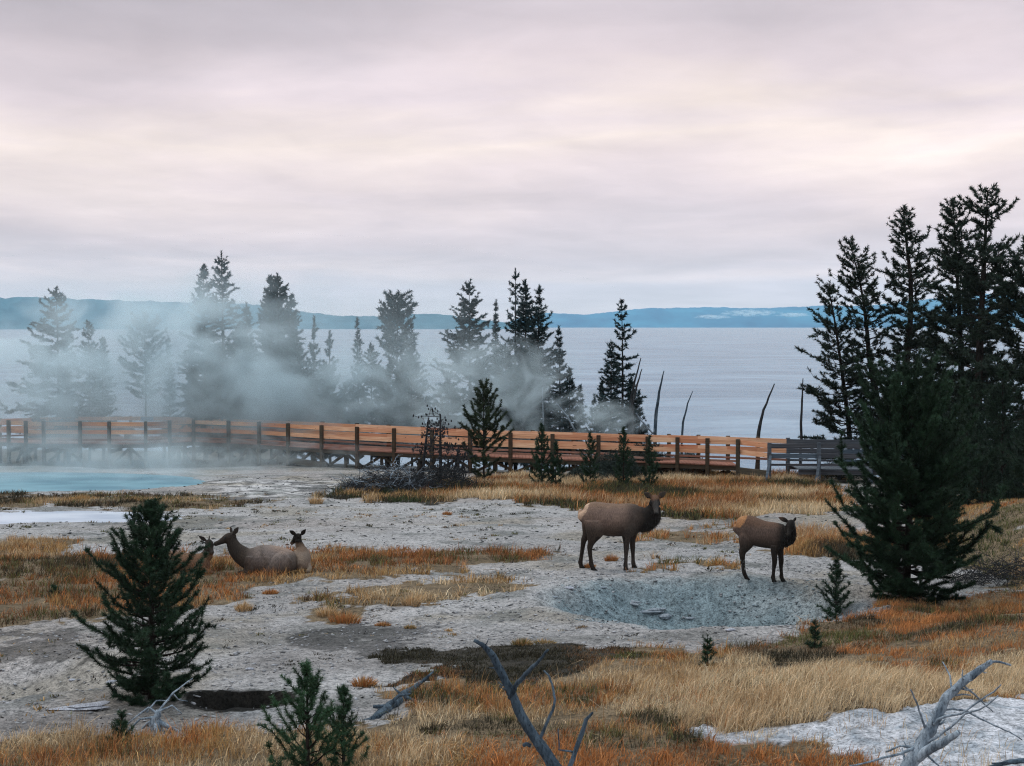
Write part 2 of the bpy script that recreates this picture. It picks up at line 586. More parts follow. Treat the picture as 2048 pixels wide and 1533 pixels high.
def ground_nodes(t, p, out):
    geo = t.n('ShaderNodeNewGeometry')
    pos = geo.outputs['Position']
    at_ = t.n('ShaderNodeAttribute', attribute_name='tint')
    a = t.noise(t.mapping(pos, (1, 1, 1)), 9.0, 6.0, 0.68)
    b = t.noise(t.mapping(pos, (1, 1.0, 1), (5, 3, 0)), 32.0, 4.0, 0.65)
    fleck = t.ramp(a, [(0.30, (0.28, 0.29, 0.29)), (0.44, (0.76, 0.76, 0.76)), (0.53, (1, 1, 1)), (0.70, (1.30, 1.27, 1.27))])
    grit = t.ramp(b, [(0.33, (0.32, 0.33, 0.34)), (0.45, (0.85, 0.85, 0.85)), (0.62, (1.2, 1.2, 1.2))])
    c = t.mix(1.0, at_.outputs['Color'], fleck, 'MULTIPLY')
    c = t.mix(1.0, c, grit, 'MULTIPLY')
    t.t.links.new(c, p.inputs['Base Color'])
    h = t.math('ADD', t.math('MULTIPLY', a, 0.7), t.math('MULTIPLY', b, 0.3))
    bm = t.n('ShaderNodeBump', ins={'Height': h, 'Strength': 0.9, 'Distance': 0.07})
    t.t.links.new(bm.outputs[0], p.inputs['Normal'])


M_GROUND = principled('sinter ground', rough=0.92, spec=0.15, build=ground_nodes)
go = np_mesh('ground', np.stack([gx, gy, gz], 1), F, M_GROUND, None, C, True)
tag(go, kind='structure')


# ---- water
def lake_nodes(t, p, out):
    pos = t.n('ShaderNodeNewGeometry').outputs['Position']
    a = t.noise(t.mapping(pos, (0.5, 0.9, 1)), 1.0, 6.0, 0.7)
    b = t.noise(t.mapping(pos, (0.05, 0.11, 1)), 1.0, 5.0, 0.6)
    c = t.noise(t.mapping(pos, (0.030, 0.055, 1)), 1.0, 6.0, 0.7, 0.8)
    hgt_ = t.math('ADD', t.math('MULTIPLY', a, 0.9), t.math('MULTIPLY', b, 1.2))
    bm = t.n('ShaderNodeBump', ins={'Height': hgt_, 'Strength': 0.8, 'Distance': 0.5})
    t.t.links.new(bm.outputs[0], p.inputs['Normal'])
    col = t.ramp(c, [(0.35, lin4(84, 112, 134)), (0.65, lin4(142, 164, 182))])
    t.t.links.new(col, p.inputs['Base Color'])
    t.t.links.new(t.math('MULTIPLY_ADD', c, 0.16, 0.16), p.inputs['Roughness'])
    p.inputs['IOR'].default_value = 1.33


M_LAKE = principled('lake water', rough=0.2, spec=0.5, build=lake_nodes)
b = MB()
R_ = 9300
v0 = [(-R_, 66, WATER_Z), (R_, 66, WATER_Z), (R_, R_, WATER_Z), (-R_, R_, WATER_Z)]
b.v = [Vector(q) for q in v0]
b.f = [(0, 1, 2, 3)]
tag(b.build('lake_water', M_LAKE), kind='structure')


def pool_mat(name, c1, c2, rough):
    def f(t, p, out):
        pos = t.n('ShaderNodeNewGeometry').outputs['Position']
        n = t.noise(t.mapping(pos, (0.35, 0.8, 1)), 1.0, 4.0, 0.6)
        t.t.links.new(t.ramp(n, [(0.35, c1), (0.62, c2)]), p.inputs['Base Color'])
        nb = t.noise(t.mapping(pos, (1, 1, 1)), 5.0, 3.0, 0.6)
        bm = t.n('ShaderNodeBump', ins={'Height': nb, 'Strength': 0.25, 'Distance': 0.03})
        t.t.links.new(bm.outputs[0], p.inputs['Normal'])
    return principled(name, rough=rough, spec=0.5, build=f)


for (cx, cyy, rx, ry, dp), nm, m in (
        (POOLS[0], 'hot_spring_water', pool_mat('turquoise spring', lin4(66, 112, 130), lin4(112, 154, 166), 0.35)),
        (POOLS[1], 'shallow_runoff_water', pool_mat('milky runoff', lin4(165, 170, 185), lin4(205, 205, 214), 0.3))):
    zz = min(hgt(cx - rx * 0.5, cyy), hgt(cx + rx * 0.5, cyy), hgt(cx, cyy)) + dp * 0.72
    pts = []
    for k in range(72):
        a = 2 * math.pi * k / 72
        pts.append(Vector((cx + math.cos(a) * rx * 1.12, cyy + math.sin(a) * ry * 1.2, zz)))
    b = MB()
    b.v = pts
    b.f = [tuple(range(72))]
    tag(b.build(nm, m), kind='structure')


# ---- hills across the lake
def hill_nodes(c1, c2, sc):
    def f(t, p, out):
        pos = t.n('ShaderNodeNewGeometry').outputs['Position']
        n = t.noise(t.mapping(pos, (sc, sc, sc)), 1.0, 6.0, 0.65)
        t.t.links.new(t.ramp(n, [(0.35, c1), (0.65, c2)]), p.inputs['Base Color'])
    return f


def ridge(name, prof, Y, depth, mat, seed, rough):
    px = np.linspace(prof[0][0], prof[-1][0], 420)
    top = np.interp(px, [q[0] for q in prof], [q[1] for q in prof])
    rows = 26
    V = []
    for j in range(rows):
        s = j / (rows - 1)
        yy = Y + depth * s * 2
        prof_s = math.sin(min(s * 2, 1.0) * math.pi / 2) if s < 0.5 else math.cos((s - 0.5) * 2 * math.pi / 2)
        for i in range(len(px)):
            a, _ = ray(px[i], 655)
            Xc = a * (Y + depth)
            _, bb = ray(px[i], top[i])
            hh = max((CAM_H + bb * (Y + depth)) - WATER_Z, 0.5) + 4
            V.append((Xc * yy / (Y + depth) if s < 0.5 else Xc, yy, WATER_Z - 4 + hh * prof_s))
    V = np.array(V)
    nz = fbm(V[:, 0] / rough, V[:, 1] / rough, seed, 4) - 0.5
    up = np.clip((V[:, 2] - WATER_Z) / 30, 0, 1)
    V[:, 2] += nz * rough * 0.10 * up
    V[:, 2] += (fbm(V[:, 0] / 18, V[:, 1] / 18, seed + 9, 2) - 0.5) * 11 * up
    n = len(px)
    ii = np.arange(rows * n).reshape(rows, n)
    FF = np.stack([ii[:-1, :-1], ii[:-1, 1:], ii[1:, 1:], ii[1:, :-1]], -1).reshape(-1, 4)
    o = np_mesh(name, V, FF, mat, None, None, True)
    return tag(o, kind='structure')


M_HILL1 = principled('forested hill', rough=1.0, spec=0.0, build=hill_nodes(lin4(58, 98, 116), lin4(84, 126, 142), 0.02))  # forest colour made paler and bluer, distance haze painted in
M_HILL2 = principled('distant mountain', rough=1.0, spec=0.0, build=hill_nodes(lin4(20, 96, 138), lin4(52, 134, 168), 0.004))  # blue of the distant haze is painted into the base colour
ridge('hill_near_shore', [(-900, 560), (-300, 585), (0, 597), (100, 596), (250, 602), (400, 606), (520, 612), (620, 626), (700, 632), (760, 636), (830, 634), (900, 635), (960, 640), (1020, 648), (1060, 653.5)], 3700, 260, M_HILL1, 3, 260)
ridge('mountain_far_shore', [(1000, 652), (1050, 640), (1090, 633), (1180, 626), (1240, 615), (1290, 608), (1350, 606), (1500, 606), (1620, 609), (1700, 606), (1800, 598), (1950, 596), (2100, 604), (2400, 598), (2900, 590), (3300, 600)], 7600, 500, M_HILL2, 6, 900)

# ================================================================== BOARDWALK
def wood_nodes(c1, c2, knots=True, strv=(1, 1, 1)):
    def f(t, p, out):
        oi = t.n('ShaderNodeObjectInfo')
        tc = t.n('ShaderNodeTexCoord')
        geo = t.n('ShaderNodeNewGeometry')
        g = t.noise(t.mapping(geo.outputs['Position'], (1.2, 1.2, 34)), 1.0, 5.0, 0.6, 0.3)
        c = t.ramp(g, [(0.3, c1), (0.68, c2)])
        isl = t.ramp(oi.outputs['Random'], [(0.0, (0.86, 0.66, 0.58)), (0.35, (1.0, 0.90, 0.82)), (0.7, (1.05, 1.05, 1.02)), (1.0, (1.2, 1.3, 1.32))])
        c = t.mix(1.0, c, isl, 'MULTIPLY')
        if knots:
            k = t.noise(t.mapping(geo.outputs['Position'], (3.0, 3.0, 9.0)), 1.0, 2.0, 0.5)
            kk = t.ramp(k, [(0.69, (1, 1, 1)), (0.74, (0.35, 0.28, 0.25))])
            c = t.mix(1.0, c, kk, 'MULTIPLY')
        t.t.links.new(c, p.inputs['Base Color'])
        bm = t.n('ShaderNodeBump', ins={'Height': g, 'Strength': 0.4, 'Distance': 0.01})
        t.t.links.new(bm.outputs[0], p.inputs['Normal'])
    return f


M_FRESH = principled('fresh sawn lumber', rough=0.75, spec=0.2, build=wood_nodes(lin4(204, 138, 106), lin4(242, 196, 160)))
M_POST = principled('treated dark post', rough=0.85, spec=0.15, build=wood_nodes(lin4(54, 50, 44), lin4(88, 76, 64), False))
M_DECK = principled('boardwalk deck', rough=0.8, spec=0.2, build=wood_nodes(lin4(120, 88, 78), lin4(170, 128, 112), False))
M_GREYW = principled('weathered grey lumber', rough=0.9, spec=0.1, build=wood_nodes(lin4(66, 73, 84), lin4(108, 116, 126), False))

Z_TOP, Z_DECK = 1.42, 0.36


def rail_pt(px, py, ztop=Z_TOP):
    """a post whose top is seen at this pixel, standing so that its top is at ztop"""
    a, b = ray(px, py)
    Y = (ztop - CAM_H) / b
    return Vector((a * Y, Y, 0))


near_px = [(-75, 839), (-25, 840), (17, 841), (51.5, 842), (87, 843), (160, 843), (218, 843.5), (291, 843.5), (339, 841), (387, 839.5),
           (457, 842), (518, 844), (576, 847), (643, 851), (714, 854), (788, 857), (864, 860), (940, 863), (1021, 866),
           (1105, 868.5), (1197, 871), (1295, 873.5), (1355, 875), (1415, 877), (1476, 879)]
far_px = [(-80, 836), (0, 836.5), (70, 834), (138, 832), (207, 832), (261, 832), (328, 832), (369, 833), (412, 834.5), (460, 836.5), (508, 838.5), (575, 841),
          (645, 843.5), (714, 847), (777, 850), (845, 853), (915, 856), (990, 859), (1065, 861), (1147, 863.5), (1240, 866.5), (1338, 868.5),
          (1397, 870), (1456, 872), (1516, 874), (1576, 876)]
# the scene's Z_TOP is 0.03 m lower along the left platform
near = [rail_pt(*q) for q in near_px]
far = [rail_pt(*q) for q in far_px]

bw = empty('boardwalk', (near[12].x, near[12].y, 0), 'long raised boardwalk of fresh orange lumber with dark posts crossing below the lake', 'boardwalk')


def posts_and_rails(root, pts, m_rail, m_post, inward, zt=Z_TOP, lean=None, rails=((0.04, 0.19), (0.43, 0.19)), toe=True, ground_drop=0.15):
    for i, p in enumerate(pts):
        b_ = MB()
        d = (pts[min(i + 1, len(pts) - 1)] - pts[max(i - 1, 0)]).normalized()
        zb = hgt(p.x, p.y) - ground_drop
        b_.beam((p.x, p.y, zb), (p.x, p.y, zt), 0.14, 0.14, up=(d.x, d.y, 0))
        b_.build('post', m_post, root)
    for i in range(len(pts) - 1):
        p, q = pts[i], pts[i + 1]
        d = (q - p).normalized()
        nrm = Vector((-d.y, d.x, 0)) * inward
        off = nrm * 0.092
        for (dz, hh) in rails:
            b_ = MB()
            zc = zt - dz - hh / 2
            j0, j1 = random.uniform(-0.008, 0.008), random.uniform(-0.008, 0.008)
            b_.beam((p.x + off.x + d.x * 0.004, p.y + off.y + d.y * 0.004, zc + j0), (q.x + off.x - d.x * 0.004, q.y + off.y - d.y * 0.004, zc + j1), 0.04, hh)
            b_.build('rail', m_rail, root)
        if toe:
            b_ = MB()
            b_.beam((p.x + off.x, p.y + off.y, Z_DECK + 0.16), (q.x + off.x, q.y + off.y, Z_DECK + 0.16), 0.09, 0.08)
            b_.build('toe_board', m_rail if m_rail is M_GREYW else M_DECK, root)


random.seed(4)
posts_and_rails(bw, near, M_FRESH, M_POST, 1)
posts_and_rails(bw, far, M_FRESH, M_POST, -1)


def deck_between(root, A, B, m_deck, m_beam, nseg):
    """deck planks between two polylines given by x; joists and stringers below"""
    x0 = max(A[0].x, B[0].x)
    x1 = min(A[-1].x, B[-1].x)
    ax, ay = [p.x for p in A], [p.y for p in A]
    bx, by = [p.x for p in B], [p.y for p in B]
    pl = MB()
    st = MB()
    n = int((x1 - x0) / 0.15)
    for k in range(n):
        xc = x0 + (k + 0.5) * (x1 - x0) / n
        ya, yb_ = np.interp(xc, ax, ay) - 0.02, np.interp(xc, bx, by) + 0.02
        pl.beam((xc, ya, Z_DECK - 0.02 + random.uniform(-0.003, 0.003)), (xc, yb_, Z_DECK - 0.02), 0.14, 0.04)
    pl.build('deck', m_deck, root)
    for off, (X_, Y_) in ((0.1, (ax, ay)), (-0.1, (bx, by))):
        xs_ = [x0] + [q for q in X_ if x0 < q < x1] + [x1]
        for i in range(len(xs_) - 1):
            p = (xs_[i], np.interp(xs_[i], X_, Y_) + off, Z_DECK - 0.135)
            q = (xs_[i + 1], np.interp(xs_[i + 1], X_, Y_) + off, Z_DECK - 0.135)
            st.beam(p, q, 0.07, 0.18)
    st.build('stringer', m_beam, root)


deck_between(bw, near, far, M_DECK, M_POST, 0)
# under-structure: short centre post, two diagonals and a cross beam in each bay
for i in range(len(near) - 1):
    p, q = near[i], near[i + 1]
    m = (p + q) / 2
    if p.x < -12.5 and i % 2:
        continue
    d = (q - p).normalized()
    back = Vector((-d.y, d.x, 0)) * 0.5
    zt = Z_DECK - 0.30
    for off in (back,):
        zb = hgt(m.x + off.x, m.y + off.y) - 0.15
        b_ = MB()
        b_.beam((m.x + off.x, m.y + off.y, zb), (m.x + off.x, m.y + off.y, zt), 0.14, 0.14)
        b_.build('centre_post', M_POST, bw)
        for e, s_ in ((p, -1), (q, 1)):
            b_ = MB()
            zg = hgt(e.x + off.x, e.y + off.y) + 0.08
            b_.beam((m.x + off.x + s_ * d.x * 0.07, m.y + off.y - 0.03, zt), (e.x + off.x - s_ * d.x * 0.05, e.y + off.y - 0.03, zg), 0.09, 0.11)
            b_.build('brace', M_POST, bw)
    b_ = MB()
    b_.beam((p.x, p.y + 0.12, Z_DECK - 0.40), (p.x + 0.05, p.y + 2.0, Z_DECK - 0.40), 0.09, 0.2)
    b_.build('cross_beam', M_POST, bw)
b_ = MB()
pa, pb = near[11] + Vector((0.9, -0.16, 0)), near[13] + Vector((0.2, -0.16, 0))
b_.beam((pa.x, pa.y, -0.34), (pb.x, pb.y, -0.42), 0.1, 0.28)
b_.build('sill_beam', M_POST, bw)

# old grey section
gn = [rail_pt(*q) for q in [(1539, 885), (1638, 885), (1742, 886), (1850, 887), (1960, 889), (2080, 892)]]
gf = [rail_pt(*q) for q in [(1576.5, 876.2), (1679, 877.5), (1785, 878.5), (1890, 880), (2000, 882), (2110, 884)]]
gb = empty('old_boardwalk', (gn[1].x, gn[1].y, 0), 'weathered grey stretch of boardwalk with slanting props, running behind the big pines', 'boardwalk')
posts_and_rails(gb, gn, M_GREYW, M_GREYW, 1, Z_TOP - 0.02)
posts_and_rails(gb, gf, M_GREYW, M_GREYW, -1, Z_TOP)
deck_between(gb, gn, gf, M_GREYW, M_GREYW, 0)
for p in gn[:-1]:
    b_ = MB()
    b_.beam((p.x + 0.02, p.y - 0.09, Z_TOP - 0.55), (p.x - 0.28, p.y - 0.75, hgt(p.x - 0.28, p.y - 0.75) - 0.06), 0.13, 0.1, up=(1, 0, 0))
    b_.build('slanting_prop', M_GREYW, gb)
# short piece of deck joining the two at the seam
b_ = MB()
b_.beam((near[-1].x, near[-1].y, Z_DECK - 0.2), (gn[0].x, gn[0].y, Z_DECK - 0.2), 0.07, 0.26)
b_.build('stringer', M_POST, bw)
for dz in (0.04, 0.43):
    b_ = MB()
    b_.beam((near[-1].x + 0.05, near[-1].y + 0.09, Z_TOP - dz - 0.095), (gn[0].x - 0.06, gn[0].y + 0.09, Z_TOP - dz - 0.1), 0.04, 0.19)
    b_.build('rail', M_FRESH, bw)

# bench on the platform
p1 = at(138, 862, 72.6)
p2 = at(268, 862, 72.6)
be = empty('bench', ((p1.x + p2.x) / 2, 72.6, Z_DECK), 'plain plank bench on the steamy platform of the boardwalk', 'bench')
b_ = MB()
b_.beam((p1.x, 72.6, Z_DECK + 0.46), (p2.x, 72.6, Z_DECK + 0.46), 0.34, 0.07)
b_.build('seat', M_GREYW, be)
for q in (p1, p2):
    s_ = 0.35 if q is p1 else -0.35
    b_ = MB()
    b_.beam((q.x + s_, 72.6, Z_DECK), (q.x + s_, 72.6, Z_DECK + 0.425), 0.22, 0.26)
    b_.build('leg', M_POST, be)
# small blue sign on the far rail
s0 = rail_pt(297, 832)
sg = empty('sign', (s0.x, s0.y, Z_DECK), 'small pale blue panel on a short post by the far rail in the steam', 'sign')
b_ = MB()
b_.beam((s0.x - 0.32, s0.y - 0.30, Z_TOP - 0.14), (s0.x + 0.32, s0.y - 0.30, Z_TOP - 0.14), 0.03, 0.2)
b_.build('panel', principled('blue panel', lin(110, 160, 190), 0.5), sg)
b_ = MB()
b_.beam((s0.x, s0.y - 0.26, Z_DECK), (s0.x, s0.y - 0.26, Z_TOP - 0.06), 0.06, 0.04)
b_.build('post', M_POST, sg)

# ================================================================== TREES
def foliage_nodes(t, p, out):
    a = t.n('ShaderNodeAttribute', attribute_name='tint')
    t.t.links.new(a.outputs['Color'], p.inputs['Base Color'])


def bark_nodes(c1, c2):
    def f(t, p, out):
        pos = t.n('ShaderNodeNewGeometry').outputs['Position']
        n = t.noise(t.mapping(pos, (12, 12, 3)), 1.0, 5.0, 0.65)
        f = t.noise(t.mapping(pos, (70, 70, 18)), 1.0, 4.0, 0.7)
        cc = t.mix(1.0, t.ramp(n, [(0.35, c1), (0.65, c2)]), t.ramp(f, [(0.34, (0.35, 0.35, 0.36)), (0.48, (0.92, 0.92, 0.92)), (0.66, (1.2, 1.2, 1.2))]), 'MULTIPLY')
        t.t.links.new(cc, p.inputs['Base Color'])
        bm = t.n('ShaderNodeBump', ins={'Height': t.math('ADD', n, t.math('MULTIPLY', f, 0.5)), 'Strength': 0.9, 'Distance': 0.02})
        t.t.links.new(bm.outputs[0], p.inputs['Normal'])
    return f


M_NEEDLE = principled('conifer needles', rough=0.65, spec=0.25, build=foliage_nodes)
M_BARK = principled('conifer bark', rough=0.95, spec=0.1, build=bark_nodes(lin4(30, 26, 24), lin4(62, 54, 50)))
M_DEADBARK = principled('bare dead wood', rough=0.9, spec=0.1, build=bark_nodes(lin4(34, 34, 36), lin4(74, 74, 76)))
M_SILVER = principled('silvered driftwood', rough=0.85, spec=0.15, build=bark_nodes(lin4(92, 104, 116), lin4(170, 180, 190)))
M_SNAG = principled('blue grey snag', rough=0.85, spec=0.15, build=bark_nodes(lin4(44, 54, 64), lin4(92, 106, 118)))


def unit(a):
    return a / np.maximum(np.linalg.norm(a, axis=-1, keepdims=True), 1e-9)


def needles(A, D, L, dens, nl, nw, ang, rng, col, tone=None):
    """thin triangles along the twigs A + D*L"""
    cnt = np.maximum((L * dens).astype(int), 1)
    k = np.repeat(np.arange(len(A)), cnt)
    u = rng.random(len(k))
    a, d = A[k], D[k]
    P0 = a + d * (L[k] * u)[:, None]
    r = rng.normal(size=P0.shape)
    pr = unit(r - d * np.sum(r * d, 1, keepdims=True))
    an = ang * rng.uniform(0.6, 1.3, len(k))
    nd = d * np.cos(an)[:, None] + pr * np.sin(an)[:, None]
    ln = nl * rng.uniform(0.65, 1.2, len(k))
    s = unit(np.cross(nd, rng.normal(size=P0.shape)))
    wv = nw * rng.uniform(0.7, 1.2, len(k))
    V = np.stack([P0 - s * (wv / 2)[:, None], P0 + s * (wv / 2)[:, None], P0 + nd * ln[:, None]], 1).reshape(-1, 3)
    F = np.arange(len(V)).reshape(-1, 3)
    tw = (tone[k] if tone is not None else 1.0) * rng.uniform(0.7, 1.35, len(k))
    c = np.array(col)[None, :] * tw[:, None]
    hue = rng.uniform(-1, 1, len(k))[:, None]
    c = c * (1 + hue * np.array([0.12, 0.0, -0.10]))
    return V, F, np.repeat(c, 3, axis=0)


def conifer(name, base, H, R, seed, label, cat='tree', group=None, style='spruce', cb=0.08, col=(0.030, 0.052, 0.034),
            dens=1.0, nl=0.10, nw=0.022, path=None, prof=None, tip=(0, 0), trunk_r=None, whorl=None, side=None,
            twig_gap=None, bark=None, nper=None, top_clear=0.0, child_names=('trunk', 'crown'), curl=None, elev=None, kr=(0.62, 1.18), open_in=0.30, nd=None, ang=None):
    rng = np.random.default_rng(seed)
    random.seed(seed)
    base = Vector(base)
    root = empty(name, base, label, cat, group)
    # trunk
    K = 10
    if path is None:
        wx, wy = rng.uniform(-0.01, 0.01, 2) * H
        pts = []
        for i in range(K + 1):
            s = i / K
            pts.append(np.array([base.x + tip[0] * s * s + wx * math.sin(s * 3.0), base.y + tip[1] * s * s + wy * math.sin(s * 4), base.z - 0.12 + (H + 0.12) * s]))
        pts = np.array(pts)
    else:
        q = np.array([tuple(v) for v in path], float)
        s = np.linspace(0, 1, len(q))
        S = np.linspace(0, 1, K * 2 + 1)
        pts = np.stack([np.interp(S, s, q[:, i]) for i in range(3)], 1)
        for _ in range(2):
            pts[1:-1] = (pts[:-2] + 2 * pts[1:-1] + pts[2:]) / 4
    n = len(pts)
    tr = trunk_r or H * 0.010
    rad = [tr * (1 - i / (n - 1)) ** 0.8 + 0.004 for i in range(n)]
    wood = MB()
    wood.tube(pts, rad, 7, rough=0.06)
    TA, TD, TL, TT = [], [], [], []
    zs = pts[:, 2]

    def trunk_at(z):
        return np.array([np.interp(z, zs, pts[:, 0]), np.interp(z, zs, pts[:, 1]), z])
    z0, z1 = zs[0], zs[-1]
    hh = z1 - z0
    step = whorl or hh * 0.035
    z = z0 + cb * hh
    pine = style in ('pine', 'oldpine')
    el0, el1 = elev or ((0.15, 1.0) if style == 'pine' else (-0.25, 0.75) if style == 'spruce' else (-0.1, 0.9))
    cu = curl if curl is not None else (0.35 if pine else 0.12)
    gap = twig_gap or (0.10 if pine else 0.12)
    while z < z1 - 0.012 * hh:
        t = (z - z0 - cb * hh) / (hh * (1 - cb))
        if prof is not None:
            Rz = R * np.interp(t, [q[0] for q in prof], [q[1] for q in prof])
        elif style == 'spruce':
            Rz = 1.45 * R * (1 - t) ** 0.62 * (0.55 + 0.45 * min(1, t * 8 + 0.4))
        else:
            Rz = R * (1 - t) ** 0.8 * min(1, 0.55 + t * 2.2)
        Rz = max(Rz, 0.02 * hh * (1 - t) + 0.02)
        nb = nper or (5 if pine else 6)
        nb = max(2, int(round(nb * (0.7 + 0.5 * rng.random()))))
        a0 = rng.random() * 7
        for j in range(nb):
            az = a0 + 2 * math.pi * j / nb + rng.normal() * 0.25
            k = rng.uniform(*kr)
            if side is not None:
                k *= 1 + side * math.cos(az)
            L = Rz * k
            if L < 0.03:
                continue
            e = el0 + (el1 - el0) * t ** 1.2 + rng.normal() * 0.10
            zz = z + rng.normal() * step * 0.25
            o = trunk_at(min(max(zz, z0), z1))
            hd = np.array([math.cos(az), math.sin(az), 0.0])
            m = 5
            bp = []
            for i in range(m + 1):
                s = i / m
                bp.append(o + hd * (L * s * math.cos(e)) + np.array([0, 0, L * (math.sin(e) * s + cu * s * s)])
                          + rng.normal(size=3) * L * 0.015 * i)
            bp = np.array(bp)
            br = min(0.35 * tr * (1 - t) + 0.004, 0.010 + L * 0.014)
            wood.tube(bp, [br * (1 - 0.75 * i / m) for i in range(m + 1)], 3, cap=False)
            tone = rng.uniform(0.65, 1.35)
            # needles along the outer part of the branch itself
            st = 1 if not pine else int(1 + open_in * 4)
            for i in range(st, m):
                dv = bp[i + 1] - bp[i]
                TA.append(bp[i]); TL.append(np.linalg.norm(dv)); TD.append(dv / (TL[-1] + 1e-9)); TT.append(tone)
            # side twigs
            s = 0.18 if not pine else open_in
            while s < 0.99:
                f = s * m
                i = min(int(f), m - 1)
                q = bp[i] + (bp[i + 1] - bp[i]) * (f - i)
                dv = unit(bp[i + 1] - bp[i])
                for sg in (-1, 1):
                    if rng.random() < 0.12:
                        continue
                    lat = unit(np.cross(dv, [0, 0, 1.0])) * sg
                    td = unit(dv * rng.uniform(0.55, 0.95) + lat * rng.uniform(0.6, 1.0) + np.array([0, 0, rng.uniform(-0.05, 0.5) if pine else rng.uniform(-0.35, 0.1)]))
                    tl = L * (0.42 if not pine else 0.36) * (1.12 - s) * rng.uniform(0.6, 1.15)
                    tl = max(tl, 0.05)
                    TA.append(q); TD.append(td); TL.append(tl); TT.append(tone * rng.uniform(0.8, 1.2))
                    if tl > 0.22:
                        wood.tube([q, q + td * tl * 0.9], [br * 0.35, br * 0.15], 3, cap=False)
                s += gap / max(L, 0.12) * (0.8 + 0.5 * rng.random())
        z += step * rng.uniform(0.75, 1.25)
    # leader
    TA.append(trunk_at(z1 - 0.05 * hh)); TD.append(np.array([0, 0, 1.0])); TL.append(0.055 * hh); TT.append(1.0)
    A, D, L, T = np.array(TA), np.array(TD), np.array(TL), np.array(TT)
    keep = rng.random(len(A)) < dens
    keep[-1] = True
    A, D, L, T = A[keep], D[keep], L[keep], T[keep]
    nd = nd or (300 if style == 'pine' else 210)
    V, F, C_ = needles(A, D, L, nd * 0.1 / nl, nl, nw, ang or (0.85 if pine else 0.7), rng, col, T)
    wood.build(child_names[0], bark or M_BARK, root)
    np_mesh(child_names[1], V, F, M_NEEDLE, root, C_)
    return root


def tree_px(name, x, ybase, ytop, Y, Rpx, seed, label, **kw):
    a, _ = ray(x, ytop)
    zb = hgt(a * Y, Y)
    zt = CAM_H + ray(x, ytop)[1] * Y
    return conifer(name, (a * Y, Y, zb), zt - zb, Rpx / FPX * Y, seed, label, **kw)


